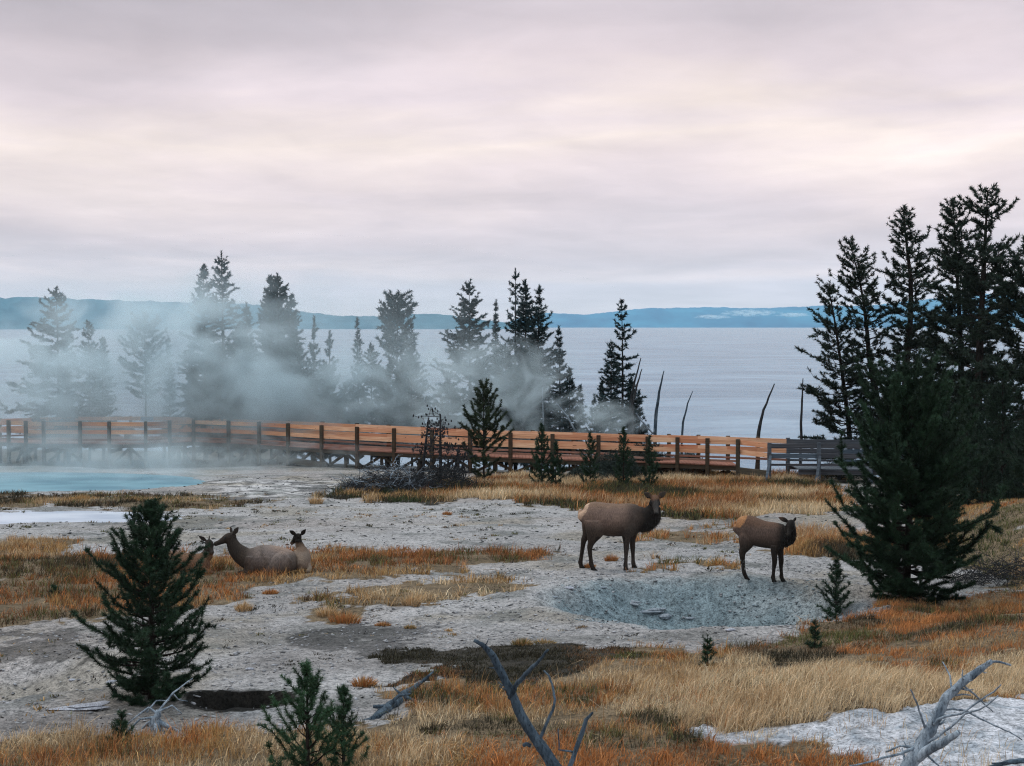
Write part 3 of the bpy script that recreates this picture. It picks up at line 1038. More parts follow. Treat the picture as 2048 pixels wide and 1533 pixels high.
GF = 'conifers along the shore behind the boardwalk'
far_trees = [
    # x, top, Y, R px, style, label, extras
    (112, 577, 74.5, 74, 'spruce', 'wide ragged spruce with long drooping lower boughs, farthest left in the steam', dict(side=-0.25, whorl=0.42, nper=5, elev=(-0.2, 0.6))),
    (176, 645, 76.0, 38, 'spruce', 'thin-topped spruce between the wide ragged spruce and a short pointed one', dict(dens=0.7)),
    (206, 676, 77.0, 26, 'spruce', 'short pointed spruce right of the thin-topped one, left of the thickest steam', dict()),
    (133, 737, 73.5, 26, 'spruce', 'small dark spruce in front of the wide ragged spruce', dict()),
    (288, 636, 78.0, 44, 'oldpine', 'pale round-crowned pine almost lost in thick steam', dict(cb=0.45, elev=(0, .5), nw=0.05, prof=[(0, .7), (.3, 1.1), (.7, 1.0), (1, .4)])),
    (337, 674, 78.0, 14, 'spruce', 'tiny slim spruce tip beside the pale round-crowned pine', dict()),
    (441, 505, 76.0, 62, 'spruce', 'tallest tree of the left clump, broad open crown fading in steam', dict(whorl=0.5, nper=5, dens=0.85)),
    (407, 533, 76.8, 50, 'spruce', 'narrower spruce leaning against the left of the tallest tree in steam', dict()),
    (492, 607, 75.0, 30, 'spruce', 'half-height spruce between the tallest steamy tree and the twin spires', dict()),
    (541, 553, 75.0, 40, 'spruce', 'left and thinner spire of the twin-topped pair', dict()),
    (554, 551, 74.4, 58, 'spruce', 'right and fuller spire of the twin-topped pair, dark at its middle', dict(dens=1.0)),
    (583, 590, 74.0, 36, 'spruce', 'shorter spruce tight against the right of the twin spires', dict()),
    (629, 634, 73.0, 36, 'pine', 'bushy pine with upturned arms right of the twin spires', dict(whorl=0.5)),
    (660, 664, 73.5, 46, 'pine', 'rounded pine stepping down right of the bushy upturned pine', dict(whorl=0.45)),
    (480, 660, 73.2, 60, 'spruce', 'squat dark fir filling the foot of the left clump', dict()),
    (590, 690, 72.6, 60, 'spruce', 'squat dark fir at the foot of the twin spires', dict()),
    (436, 700, 73.0, 62, 'spruce', 'squat fir filling the left side under the tallest steamy tree', dict()),
    (645, 735, 72.2, 50, 'spruce', 'low dark fir between the squat fir and the slim tufted pine', dict()),
    (695, 765, 72.0, 44, 'spruce', 'lowest fir under the slim tufted pine', dict()),
    (770, 760, 72.0, 50, 'spruce', 'low fir in front of the bushy blurred fir', dict()),
    (895, 745, 71.0, 48, 'spruce', 'low spreading fir at the left foot of the feathery spruce', dict()),
    (1062, 720, 69.0, 58, 'spruce', 'low very dark fir before the nearly black spruce', dict(nw=0.03)),
    (968, 720, 71.0, 50, 'spruce', 'low fir between the feathery spruce and the tallest spire', dict()),
    (1262, 760, 66.9, 30, 'spruce', 'low fir at the right of the open tiered spruce, beside the ragged one', dict()),
    (714, 637, 74.0, 32, 'oldpine', 'slim pine with tufted top standing alone over the water', dict(cb=0.25, dens=0.85)),
    (741, 688, 74.5, 40, 'spruce', 'bushy blurred fir between the slim tufted pine and the round-headed pine', dict()),
    (797, 598, 74.0, 46, 'oldpine', 'round-headed old pine on a bare lower trunk, grey with steam', dict(cb=0.15, whorl=0.24, nl=0.2, nw=0.05, elev=(-0.1, 0.5), curl=0.3, prof=[(0, .6), (.25, 1.0), (.36, .5), (.45, 1.15), (.55, .6), (.62, .95), (.8, 1.0), (.92, .75), (1, .45)])),
    (825, 702, 73.0, 50, 'spruce', 'sloping spruce under the right of the round-headed pine', dict()),
    (938, 566, 72.0, 70, 'spruce', 'tall blue-grey spruce with separate feathery tiers, left of the right clump', dict(whorl=0.34, nper=5, dens=0.8, elev=(-0.1, 0.8), twig_gap=0.16)),
    (992, 603, 73.0, 26, 'oldpine', 'thin pine top showing between the feathery spruce and the tallest spire', dict(cb=0.3)),
    (1031, 541, 71.5, 44, 'spruce', 'tallest spire of the right clump with a bare antenna-like tip', dict(whorl=0.42, dens=0.7, nper=4, twig_gap=0.18)),
    (1050, 563, 71.0, 40, 'spruce', 'slim spruce close against the right of the tallest spire', dict()),
    (1079, 574, 69.5, 54, 'spruce', 'dense nearly black spruce forming the right edge of the right clump', dict(nw=0.03, prof=[(0, .95), (.3, 1.0), (.55, .85), (.75, .6), (.85, .3), (1, .12)])),
    (1010, 690, 70.5, 60, 'spruce', 'low blurred fir at the foot of the tallest spire', dict()),
    (1117, 656, 70.0, 20, 'spruce', 'narrow dark fir tip leaning out from the nearly black spruce', dict()),
    (1139, 738, 68.6, 24, 'spruce', 'small pointed fir just right of the right clump', dict()),
    (1161, 772, 68.8, 18, 'spruce', 'smallest pointed fir, last of the right clump', dict()),
    (1243, 604, 67.5, 40, 'spruce', 'open tiered spruce standing apart in front of the lake', dict(whorl=0.40, dens=0.75, nper=5, side=0.15, twig_gap=0.15)),
    (1222, 684, 67.0, 32, 'spruce', 'dense dark fir pressed to the left of the open tiered spruce', dict(nw=0.03)),
    (1204, 765, 67.2, 16, 'spruce', 'little dark fir below the dense one beside the open spruce', dict()),
    (1188, 792, 67.0, 18, 'spruce', 'bushy low fir at the left foot of the open tiered spruce', dict()),
    (1278, 782, 66.8, 38, 'oldpine', 'ragged half-dead fir at the right foot of the open tiered spruce', dict(dens=0.5, cb=0.05)),
]
for i, (x, yt, Y, R, st, lab, kw) in enumerate(far_trees):
    kw.setdefault('nl', 0.15)
    kw.setdefault('nw', 0.042)
    kw.setdefault('whorl', 0.28)
    kw.setdefault('twig_gap', 0.20)
    kw.setdefault('cb', 0.14)
    nm = {'spruce': 'spruce_tree', 'pine': 'pine_tree', 'oldpine': 'pine_tree'}[st]
    a_, _b = ray(x, yt)
    z_b = hgt(a_ * Y, Y)
    if x < 1130:
        kw['cb'] = max(kw['cb'], (-0.15 - z_b) / (CAM_H + _b * Y - z_b))
    tree_px(nm, x, 0, yt, Y, R, 100 + i, lab, style=st, group=GF, col=(0.024, 0.046, 0.048), **kw)


def ppath(pts, Y, base_y=True):
    out = [at(x, y, Y) for x, y in pts]
    if base_y:
        g = hgt(out[0].x, Y)
        if out[0].z > g:
            out = [Vector((out[0].x + 0.05, Y, g - 0.1))] + out
    return out


GR = 'tall old conifers at the right edge'
DK = (0.020, 0.034, 0.022)
right = [
    ([(1700, 873), (1690, 790), (1681, 723), (1668, 632), (1655, 566)], 63.5, 66, 'leaning crooked pine at the left of the right-hand grove', dict(cb=0.02, dens=0.6, whorl=0.30, side=-0.2, trunk_r=.13, prof=[(0, .6), (.25, .95), (.5, 1), (.8, .6), (1, .2)])),
    ([(1771, 870), (1753, 797), (1738, 720), (1735, 669), (1724, 577), (1697, 476)], 63.0, 64, 'S-curved pine with a bare bend against the distant blue mountain', dict(cb=0.12, dens=0.6, whorl=0.32, trunk_r=.19, side=-0.1, prof=[(0, .5), (.3, .8), (.5, .6), (.7, .95), (.85, .55), (1, .15)])),
    ([(1812, 870), (1811, 742), (1822, 640), (1822, 559), (1812, 480), (1806, 414)], 62.0, 62, 'straight dark-trunked pine between the S-curved pine and the bottlebrush pine', dict(cb=0.10, dens=0.7, whorl=0.34, trunk_r=.20, prof=[(0, .8), (.2, .95), (.4, .9), (.5, .8), (.65, .95), (.85, .6), (1, .18)])),
    ([(1925, 930), (1922, 700), (1915, 560), (1906, 400)], 56.0, 78, 'bottlebrush-topped pine, second tallest of the grove', dict(cb=0.05, dens=0.9, whorl=0.34, trunk_r=.18, prof=[(0, 1), (.3, 1), (.5, .9), (.75, .62), (.9, .42), (1, .15)])),
    ([(1952, 960), (1958, 742), (1968, 523), (1976, 380)], 54.0, 92, 'tallest tree of the grove with an open candelabra top', dict(cb=0.03, dens=0.85, whorl=0.42, trunk_r=.24, prof=[(0, 1), (.4, 1), (.55, .95), (.66, .8), (.74, .95), (.80, .35), (.9, .5), (1, .2)])),
    ([(2062, 980), (2058, 700), (2050, 510)], 50.0, 112, 'broad dark pine cut off by the right edge', dict(cb=0.03, dens=0.95, whorl=0.36, trunk_r=.2, prof=[(0, 1), (.4, 1), (.7, .85), (.9, .55), (1, .25)])),
    ([(1868, 930), (1864, 780), (1862, 640)], 58.0, 62, 'half-height filler pine between the dark-trunked pine and the bottlebrush pine', dict(cb=0.05, dens=0.9, whorl=0.34, trunk_r=.12)),
]
for i, (p, Y, R, lab, kw) in enumerate(right):
    pp = ppath(p, Y)
    conifer('pine_tree', (pp[0].x, Y, hgt(pp[0].x, Y)), 1, R / FPX * Y, 300 + i, lab, style='oldpine', group=GR, path=pp, col=DK,
            nl=0.15, nw=0.036, twig_gap=0.12, nper=7, curl=0.30, elev=(-0.3, 0.5), kr=(0.45, 1.45), **kw)

GU = 'dark young conifers under the right-hand grove'
for i, (x, yt, Y, R, lab) in enumerate([
        (2005, 740, 44.0, 130, 'dark fir rising behind the mossy knoll, left of its neighbour at the edge'),
        (2075, 830, 38.0, 120, 'dark fir hanging over the mossy knoll at the right edge'),
        (1935, 800, 46.0, 120, 'dark bushy fir hiding the far end of the grey boardwalk'),
        (1885, 880, 43.0, 110, 'low dark fir behind the right side of the big young pine'),
        (1965, 900, 38.5, 95, 'shortest dark fir on the left shoulder of the mossy knoll')]):
    a, _ = ray(x, yt)
    tree_px('fir_tree', x, 0, yt, Y, R, 340 + i, lab, style='pine', group=GU, col=(0.017, 0.034, 0.020), cb=0.0, whorl=0.24, nl=0.10, nw=0.018,
            dens=1.0, twig_gap=0.15)

# ---- young lodgepole pines nearer the camera
GY_ = 'young bushy pines on the open ground'
YP = (0.022, 0.048, 0.024)


def young(x, yb, yt, Rpx, seed, lab, Y=None, name='young_pine', **kw):
    if Y is None:
        g = ground(x, yb)
        Y = g.y
    a, _ = ray(x, yb)
    zb = hgt(a * Y, Y)
    zt = CAM_H + ray(x, yt)[1] * Y
    kw.setdefault('style', 'pine')
    kw.setdefault('col', YP)
    kw.setdefault('group', GY_)
    return conifer(name, (a * Y, Y, zb), zt - zb, Rpx / FPX * Y, seed, lab, **kw)


young(303, 1398, 1003, 160, 401, 'dark full young pine in front of the resting elk', cb=0.0, whorl=0.110, nl=0.060, nw=0.0070, nper=8, twig_gap=0.110, open_in=0.32, kr=(0.60, 1.08), nd=540, ang=1.0,
      prof=[(0, .50), (.10, .72), (.25, 1.0), (.42, .86), (.55, .72), (.75, .44), (.88, .20), (1, .05)], curl=0.55, elev=(-0.30, 0.8), trunk_r=0.045)
young(616, 1560, 1335, 125, 402, 'bright green little pine at the bottom edge with stiff upswept arms', cb=0.0, whorl=0.12, nl=0.050, nw=0.0052, nper=6, twig_gap=0.11, open_in=0.38, nd=520, ang=1.0,
      curl=0.5, elev=(0.2, 1.1), trunk_r=0.02, col=(0.040, 0.088, 0.040))
young(688, 1545, 1372, 70, 403, 'slim second stem close beside the bright green little pine', cb=0.0, whorl=0.12, nl=0.048, nw=0.0052, nper=5, open_in=0.38, nd=520, ang=1.0, twig_gap=0.11,
      curl=0.5, elev=(0.2, 1.1), trunk_r=0.015, col=(0.034, 0.075, 0.036))
young(243, 1482, 1428, 42, 404, 'low tangled pine seedling beside the silver stump', cb=0.0, whorl=0.08, nl=0.045, nw=0.006, nper=5, twig_gap=0.05)
young(1812, 1198, 746, 188, 405, 'big young pine right of the smaller standing elk', cb=0.06, whorl=0.19, nl=0.075, nw=0.0098, nper=11, twig_gap=0.115, open_in=0.26, kr=(0.50, 1.08), nd=560, ang=1.0,
      prof=[(0, .70), (.1, .95), (.22, 1.0), (.4, .92), (.6, .82), (.70, .74), (.80, .56), (.92, .34), (1, .10)], curl=0.55, elev=(-0.30, 0.8), trunk_r=0.075, side=0.06)
young(1672, 1238, 1122, 46, 406, 'small pine at the left foot of the big young pine', cb=0.0, whorl=0.10, nl=0.06, nw=0.0075, nper=6, twig_gap=0.07)
young(1630, 1298, 1240, 20, 407, 'thin pine seedling on the rust-red bank, right one', cb=0.0, whorl=0.07, nl=0.05, nw=0.006, nper=4, twig_gap=0.05)
young(1415, 1338, 1270, 24, 408, 'thin crooked pine seedling on the rust-red bank below the crater', cb=0.0, whorl=0.07, nl=0.05, nw=0.006, nper=4, twig_gap=0.05)
young(968, 962, 771, 60, 409, 'tufted pine standing in front of the boardwalk beside the dead trees', Y=55.5, cb=0.10, whorl=0.36, nl=0.11, nw=0.024, nper=5, twig_gap=0.30, nd=380, ang=1.0,
      col=(0.030, 0.045, 0.020), prof=[(0, .6), (.25, .9), (.35, 1.0), (.6, .8), (.8, .55), (.9, .35), (1, .15)], curl=0.45)
for i, (x, yb, yt, R, lab) in enumerate([
        (1083, 950, 850, 36, 'upright pine sapling covering a boardwalk post, first of the row'),
        (1112, 947, 882, 26, 'shorter sapling hugging the right side of the first in the row'),
        (1180, 948, 868, 32, 'compact cone-shaped sapling, middle of the row by the boardwalk'),
        (1247, 945, 858, 30, 'thin-armed sapling above the low juniper, by the boardwalk'),
        (1299, 942, 876, 30, 'last sapling of the row at the boardwalk, above the juniper'),
        (1247, 992, 962, 20, 'tiny sapling in the straw grass behind the standing elk cow')]):
    g = ground(x, min(yb, 958))
    young(x, yb, yt, R, 420 + i, lab, Y=54.0 if yb < 960 else g.y, name='pine_sapling', cb=0.0, whorl=0.22, nl=0.11, nw=0.019, nper=5, twig_gap=0.17,
          group='pine saplings growing along the boardwalk', curl=0.6, elev=(0.2, 1.15))
young(110, 1196, 1168, 14, 430, 'tiny green seedling in the rust-coloured grass at the left', cb=0.0, whorl=0.07, nl=0.05, nw=0.01, nper=4, twig_gap=0.06)


# ---- bare and dead wood
def snag(name, pts, radii, label, cat, mat, group=None, twigs=(), n=7, rough=0.08, seed=1, child='trunk', stubs=0):
    random.seed(seed)
    base = pts[0]
    root = empty(name, base, label, cat, group)
    m = MB()
    # resample for a natural wavering line
    P = [Vector(pts[0])]
    Rr = [radii[0]]
    for i in range(len(pts) - 1):
        a, c = Vector(pts[i]), Vector(pts[i + 1])
        L = (c - a).length
        for k in range(1, 5):
            s = k / 4
            j = 0.0 if k == 4 else L * 0.012
            P.append(a.lerp(c, s) + Vector([random.uniform(-j, j) for _ in range(3)]))
            Rr.append(radii[i] + (radii[i + 1] - radii[i]) * s)
    m.tube(P, Rr, n, rough=rough)
    if stubs:
        for _ in range(stubs):
            i = random.randrange(1, len(P) - 2)
            d_ = (P[i + 1] - P[i]).normalized()
            q = Vector([random.gauss(0, 1) for _ in range(3)])
            q = (q - d_ * q.dot(d_)).normalized() * 0.8 + d_ * random.uniform(-0.1, 0.6)
            o_ = P[i].lerp(P[i + 1], random.random())
            ln = Rr[i] * random.uniform(1.5, 4.5)
            m.tube([o_, o_ + q * ln * 0.6, o_ + q * ln + Vector((0, 0, ln * 0.15))], [Rr[i] * 0.32, Rr[i] * 0.2, Rr[i] * 0.07], 5, rough=0.2)
    m.build(child, mat, root, True)
    for tp, tr in twigs:
        m = MB()
        P = [Vector(tp[0])]
        Rr = [tr[0]]
        for i in range(len(tp) - 1):
            a, c = Vector(tp[i]), Vector(tp[i + 1])
            s0, s1 = i / (len(tp) - 1), (i + 1) / (len(tp) - 1)
            L = (c - a).length
            for k in range(1, 4):
                s = k / 3
                j = 0.0 if k == 3 else L * 0.02
                P.append(a.lerp(c, s) + Vector([random.uniform(-j, j) for _ in range(3)]))
                Rr.append(tr[0] + (tr[1] - tr[0]) * (s0 + (s1 - s0) * s))
        m.tube(P, Rr, 6, rough=0.12)
        m.build('branch', mat, root, True)
    return root


def pxr(px, Y):
    return px / FPX * Y


def pth(pts, Y, dy=0.0):
    return [at(x, y, Y + dy * i / max(len(pts) - 1, 1)) for i, (x, y) in enumerate(pts)]


# foreground bare branch standing up from the slope below the frame
Y = 8.6
stem = pth([(1290, 1900), (1210, 1700), (1114, 1538), (1070, 1478), (1042, 1432), (1022, 1385), (1000, 1340), (985, 1312), (968, 1292), (948, 1285 - 4)], Y)
g0 = stem[0]
stem[0] = Vector((g0.x, Y, hgt(g0.x, Y) - 0.1))
snag('bare_branch', stem, [pxr(17, Y), pxr(15, Y), pxr(12.5, Y), pxr(11, Y), pxr(10, Y), pxr(9, Y), pxr(8, Y), pxr(7, Y), pxr(5, Y), pxr(3.5, Y)],
     'dark blue-grey bare branch forking in front of the straw grass, bottom middle', 'branch', M_SNAG, seed=3, stubs=16, rough=0.14, n=10,
     twigs=[(pth([(1020, 1396), (1035, 1366), (1058, 1342), (1080, 1320), (1096, 1300)], Y, -0.3), (pxr(6, Y), pxr(2.5, Y))),
            (pth([(1078, 1486), (1090, 1455), (1106, 1420), (1110, 1400), (1106, 1376), (1098, 1352), (1088, 1342)], Y, 0.3), (pxr(3.6, Y), pxr(1.8, Y))),
            (pth([(1062, 1492), (1052, 1488), (1046, 1493)], Y), (pxr(5, Y), pxr(3, Y))),
            (pth([(998, 1352), (1006, 1345)], Y), (pxr(4, Y), pxr(2, Y)))])
Y = 9.6
st = pth([(1190, 1640), (1140, 1533), (1160, 1478), (1172, 1440), (1186, 1425)], Y)
st[0] = Vector((st[0].x, Y, hgt(st[0].x, Y) - 0.1))
snag('bare_twig', st, [pxr(6, Y), pxr(5, Y), pxr(5, Y), pxr(4, Y), pxr(2, Y)], 'short slender bare twig just right of the forked bare branch', 'branch', M_SNAG, seed=5,
     twigs=[(pth([(1150, 1505), (1118, 1500), (1116, 1458)], Y), (pxr(2.4, Y), pxr(1.4, Y)))])

# fallen silver snag, lower right
Y = 11.0
st = pth([(1700, 1680), (1812, 1540), (1838, 1498), (1862, 1458), (1876, 1428), (1892, 1396), (1926, 1364), (1962, 1338), (1984, 1322)], Y)
st[0] = Vector((st[0].x, Y, hgt(st[0].x, Y) - 0.1))
snag('silver_snag', st, [pxr(17, Y), pxr(14.5, Y), pxr(12.5, Y), pxr(12, Y), pxr(11, Y), pxr(9.5, Y), pxr(8.5, Y), pxr(7, Y), pxr(4.5, Y)],
     'pale silver fallen snag with many twigs over the white crust, lower right', 'dead tree', M_SILVER, seed=8, stubs=22, rough=0.16, n=11,
     twigs=[(pth([(1830, 1520), (1862, 1496), (1890, 1484), (1917, 1465)], Y, -0.3), (pxr(11, Y), pxr(6, Y))),
            (pth([(1978, 1324), (1998, 1324), (2022, 1331)], Y), (pxr(3, Y), pxr(2, Y))),
            (pth([(1858, 1462), (1875, 1440), (1897, 1432), (1922, 1428), (1948, 1410), (1988, 1384), (2002, 1370)], Y, -0.3), (pxr(3, Y), pxr(1.4, Y))),
            (pth([(1846, 1490), (1868, 1478), (1900, 1456), (1930, 1428), (1958, 1420), (1976, 1410), (1996, 1392)], Y, -0.5), (pxr(3, Y), pxr(1.4, Y))),
            (pth([(1888, 1421), (1905, 1418), (1932, 1422), (1960, 1438), (1990, 1452), (2020, 1465), (2044, 1480)], Y, 0.4), (pxr(2.6, Y), pxr(1.2, Y))),
            (pth([(1928, 1372), (1950, 1390), (1968, 1408), (1986, 1424)], Y, 0.3), (pxr(2.4, Y), pxr(1.0, Y))),
            (pth([(1850, 1458), (1842, 1432), (1832, 1402), (1821, 1380)], Y, -0.2), (pxr(2.6, Y), pxr(1.6, Y))),
            (pth([(1903, 1378), (1900, 1352), (1885, 1324)], Y, 0.2), (pxr(2.2, Y), pxr(1.2, Y))),
            (pth([(1908, 1392), (1925, 1389), (1942, 1391)], Y), (pxr(2.2, Y), pxr(1.2, Y))),
            (pth([(1924, 1366), (1925, 1340)], Y), (pxr(1.8, Y), pxr(0.8, Y))),
            (pth([(1828, 1496), (1802, 1508), (1775, 1514), (1740, 1524), (1700, 1532)], Y, -0.4), (pxr(3.4, Y), pxr(1.6, Y))),
            (pth([(1830, 1494), (1800, 1492), (1772, 1504)], Y, 0.2), (pxr(3, Y), pxr(2, Y))),
            (pth([(1856, 1512), (1866, 1522), (1880, 1534), (1910, 1540)], Y, -0.2), (pxr(2.4, Y), pxr(1.2, Y)))])
Y = 10.4
st = pth([(2110, 1560), (2060, 1522), (2020, 1524), (1990, 1532), (1965, 1538)], Y)
st[0] = Vector((st[0].x, Y, hgt(st[0].x, Y) - 0.05))
snag('bare_twig', st, [pxr(7, Y), pxr(6, Y), pxr(5, Y), pxr(4, Y), pxr(2, Y)], 'low bare branch crossing the bottom right corner', 'branch', M_SNAG, seed=11,
     twigs=[(pth([(2060, 1524), (2020, 1526), (1984, 1527)], Y, -0.2), (pxr(3, Y), pxr(1.5, Y)))])

# thin dead poles leaning above the far boardwalk
for i, (pts, r, Y, lab) in enumerate([
        ([(1307, 884), (1312, 830), (1318, 785), (1328, 742)], 4.0, 65.5, 'pale leaning dead pole nearest the open tiered spruce'),
        ([(1360, 886), (1366, 845), (1375, 808), (1386, 782)], 2.6, 66.5, 'shortest and palest dead pole, leaning right over the water'),
        ([(1513, 890), (1517, 865), (1527, 820), (1549, 768)], 4.4, 63.5, 'dark thick dead pole bending to the right above the orange rail'),
        ([(1601, 890), (1602, 850), (1604, 800), (1606, 757)], 3.2, 62.5, 'upright dark dead pole at the start of the grey rail')]):
    q = pth(pts, Y)
    q[0] = Vector((q[0].x, Y, hgt(q[0].x, Y) - 0.1))
    if q[0].z > q[1].z:
        q[0].z = q[1].z - 0.6
    snag('dead_pole', q, [pxr(r, Y), pxr(r * 0.85, Y), pxr(r * 0.6, Y), pxr(r * 0.25, Y)], lab, 'dead tree',
         M_DEADBARK if i > 1 else M_SNAG, group='thin dead poles by the lake', seed=30 + i, n=6)
# two dead leaning stems in front of the open tiered spruce
for i, (pts, lab) in enumerate([([(1256, 860), (1262, 800), (1270, 760), (1282, 716)], 'tall dead stem leaning right out of the open tiered spruce'),
                                ([(1262, 850), (1266, 805), (1274, 770), (1284, 738)], 'shorter dead stem beside the one leaning out of the open tiered spruce')]):
    q = pth(pts, 66.2 - i * 0.3)
    q[0].z = hgt(q[0].x, q[0].y) - 0.1
    snag('dead_tree', q, [0.07, 0.06, 0.045, 0.02], lab, 'dead tree', M_DEADBARK, seed=40 + i, n=5)
# pale fallen stems
for i, (pts, Y, lab) in enumerate([([(1150, 862), (1136, 835), (1122, 818), (1112, 806)], 66.8, 'pale fallen stem slanting down from the nearly black spruce'),
                                   ([(1086, 868), (1086, 830), (1085, 775)], 67.5, 'thin upright white stem before the nearly black spruce'),
                                   ([(1306, 868), (1292, 852), (1278, 836), (1272, 826)], 65.0, 'pale stick propped against the leaning dead pole')]):
    snag('fallen_stem', pth(pts, Y), [0.045, 0.04, 0.035, 0.02][:len(pts)] if len(pts) == 4 else [0.035, 0.03, 0.015], lab, 'dead tree', M_SILVER, seed=50 + i, n=5)


def deadtree(name, x, yb, yt, Y, seed, label, lean=0.0, blen=0.9, nb=34, droop=-0.1, mat=None, cones=True):
    rng = random.Random(seed)
    b0 = at(x, yb, Y)
    b0.z = hgt(b0.x, Y) - 0.05
    t0 = at(x, yt, Y)
    H = t0.z - b0.z
    root = empty(name, b0, label, 'dead tree', 'dead trees by the brush pile')
    pts = [Vector((b0.x + lean * s * H, Y + 0.03 * math.sin(s * 9), b0.z + H * s)) for s in [i / 8 for i in range(9)]]
    m = MB()
    m.tube(pts, [0.075 * (1 - 0.6 * i / 8) for i in range(9)], 7, rough=0.1)
    m.build('trunk', mat or M_DEADBARK, root, True)
    m = MB()
    for k in range(nb):
        s = rng.uniform(0.12, 1.0)
        f = s * 8
        i = min(int(f), 7)
        o = pts[i].lerp(pts[i + 1], f - i)
        az = rng.uniform(0, 6.28)
        L = blen * rng.uniform(0.4, 1.0) * (0.7 + 0.3 * s)
        e = rng.uniform(-0.35, 0.4)
        p = [o]
        for q in range(1, 5):
            e += rng.uniform(-0.3, 0.35)
            az += rng.uniform(-0.3, 0.3)
            p.append(p[-1] + Vector((math.cos(az) * math.cos(e), math.sin(az) * math.cos(e), math.sin(e))) * (L / 4))
        m.tube(p, [0.018, 0.014, 0.011, 0.008, 0.005], 3, cap=False)
        for q in range(1, 5):
            for _ in range(2):
                a2 = az + rng.choice((-1, 1)) * rng.uniform(0.5, 1.1)
                d2 = Vector((math.cos(a2), math.sin(a2), rng.uniform(-0.3, 0.6)))
                e2 = p[q] + d2 * rng.uniform(0.08, 0.26)
                m.tube([p[q], e2], [0.007, 0.004], 3, cap=False)
                if cones and rng.random() < 0.5:
                    m.rock(e2, (0.06, 0.06, 0.08), rng, n=5)
    m.build('branches', mat or M_DEADBARK, root)
    return root


deadtree('dead_tree', 881, 992, 829, 53.0, 5, 'bare dead tree with cones and a flat twiggy top in front of the boardwalk', blen=1.0, nb=46)
deadtree('dead_tree', 842, 985, 836, 53.4, 6, 'thinner dead tree leaning left of the flat-topped dead tree', lean=0.11, blen=0.6, nb=26)
deadtree('dead_tree', 905, 985, 890, 53.6, 7, 'short twiggy dead tree between the flat-topped dead tree and the tufted pine', lean=0.15, blen=0.8, nb=34)


def tangle(name, c, rx, ry, rz, n, seed, label, cat, mat, mat2=None, L=0.7, r=0.012, kind=None):
    """a heap of crossing dry sticks"""
    rng = random.Random(seed)
    root = empty(name, c, label, cat)
    for part, mm, cnt in (('twigs', mat, n), ('pale_twigs', mat2, n // 5 if mat2 else 0)):
        if not cnt:
            continue
        m = MB()
        for k in range(cnt):
            a = rng.uniform(0, 6.28)
            q = math.sqrt(rng.random())
            x, y = c[0] + math.cos(a) * q * rx, c[1] + math.sin(a) * q * ry
            zt = rz * max(0.0, 1 - q ** 1.6)
            z = hgt(x, y) + rng.uniform(0, 1) * zt * (1.15 if part == 'pale_twigs' else 1.0)
            p = [Vector((x, y, z))]
            az, e = rng.uniform(0, 6.28), rng.uniform(-0.3, 0.9)
            ll = L * rng.uniform(0.4, 1.2)
            for s in range(4):
                az += rng.uniform(-0.5, 0.5)
                e += rng.uniform(-0.5, 0.3)
                p.append(p[-1] + Vector((math.cos(az) * math.cos(e), math.sin(az) * math.cos(e), math.sin(e))) * ll / 4)
            rr = r * rng.uniform(0.6, 1.3) * (1.3 if part == 'pale_twigs' else 1)
            m.tube(p, [rr, rr * .85, rr * .7, rr * .5, rr * .3], 3, cap=False)
            for s in (1, 2, 3):
                az2 = az + rng.choice((-1, 1)) * 0.9
                m.tube([p[s], p[s] + Vector((math.cos(az2), math.sin(az2), rng.uniform(-.2, .7))) * ll * 0.25], [rr * .5, rr * .25], 3, cap=False)
        m.build(part, mm, root)
    return root


g = ground(775, 985)
tangle('brush_pile', (g.x, g.y + 1.0, g.z), 1.9, 1.6, 0.95, 900, 9, 'tangled heap of dead grey brushwood with pale sticks before the boardwalk', 'brush pile', M_DEADBARK, M_SILVER)
g = ground(880, 985)
tangle('dark_thicket', (g.x, g.y + 1.2, g.z), 1.5, 1.2, 1.0, 700, 10, 'dark twiggy thicket around the feet of the dead trees', 'bush', M_DEADBARK)
g = ground(2010, 1165)
tangle('leafless_shrub', (g.x, g.y, g.z), 1.1, 0.7, 0.5, 420, 12, 'dark leafless shrub below the mossy knoll at the right edge', 'bush', M_DEADBARK, None, 0.55, 0.007)


def shrub(name, c, rx, ry, rz, n, seed, label, col, cat='bush', nl=0.09, nw=0.02):
    rng = np.random.default_rng(seed)
    root = empty(name, c, label, cat)
    a = rng.random(n) * 6.283
    q = np.sqrt(rng.random(n))
    x, y = c[0] + np.cos(a) * q * rx, c[1] + np.sin(a) * q * ry
    lump = 0.55 + 0.9 * fbm(x * 1.5, y * 1.5, seed, 3)
    z = height(x, y) + rng.random(n) ** 0.6 * rz * lump * (1 - q ** 2.2)
    A = np.stack([x, y, z], 1)
    D = unit(rng.normal(size=(n, 3)) + np.array([0, 0, 0.9]))
    V, F, C_ = needles(A, D, np.full(n, 0.16), 60, nl, nw, 0.8, rng, col, rng.uniform(0.6, 1.4, n))
    np_mesh('foliage', V, F, M_NEEDLE, root, C_)
    m = MB()
    r2 = random.Random(seed)
    for k in range(40):
        aa, qq = r2.uniform(0, 6.28), r2.random() ** .5 * 0.85
        p = Vector((c[0] + math.cos(aa) * qq * rx, c[1] + math.sin(aa) * qq * ry, 0))
        p.z = hgt(p.x, p.y) - 0.05
        m.tube([p, p + Vector((r2.uniform(-.3, .3), r2.uniform(-.3, .3), rz * 0.6 * (1 - qq ** 2)))], [0.012, 0.004], 4)
    m.build('stems', M_DEADBARK, root)
    return root


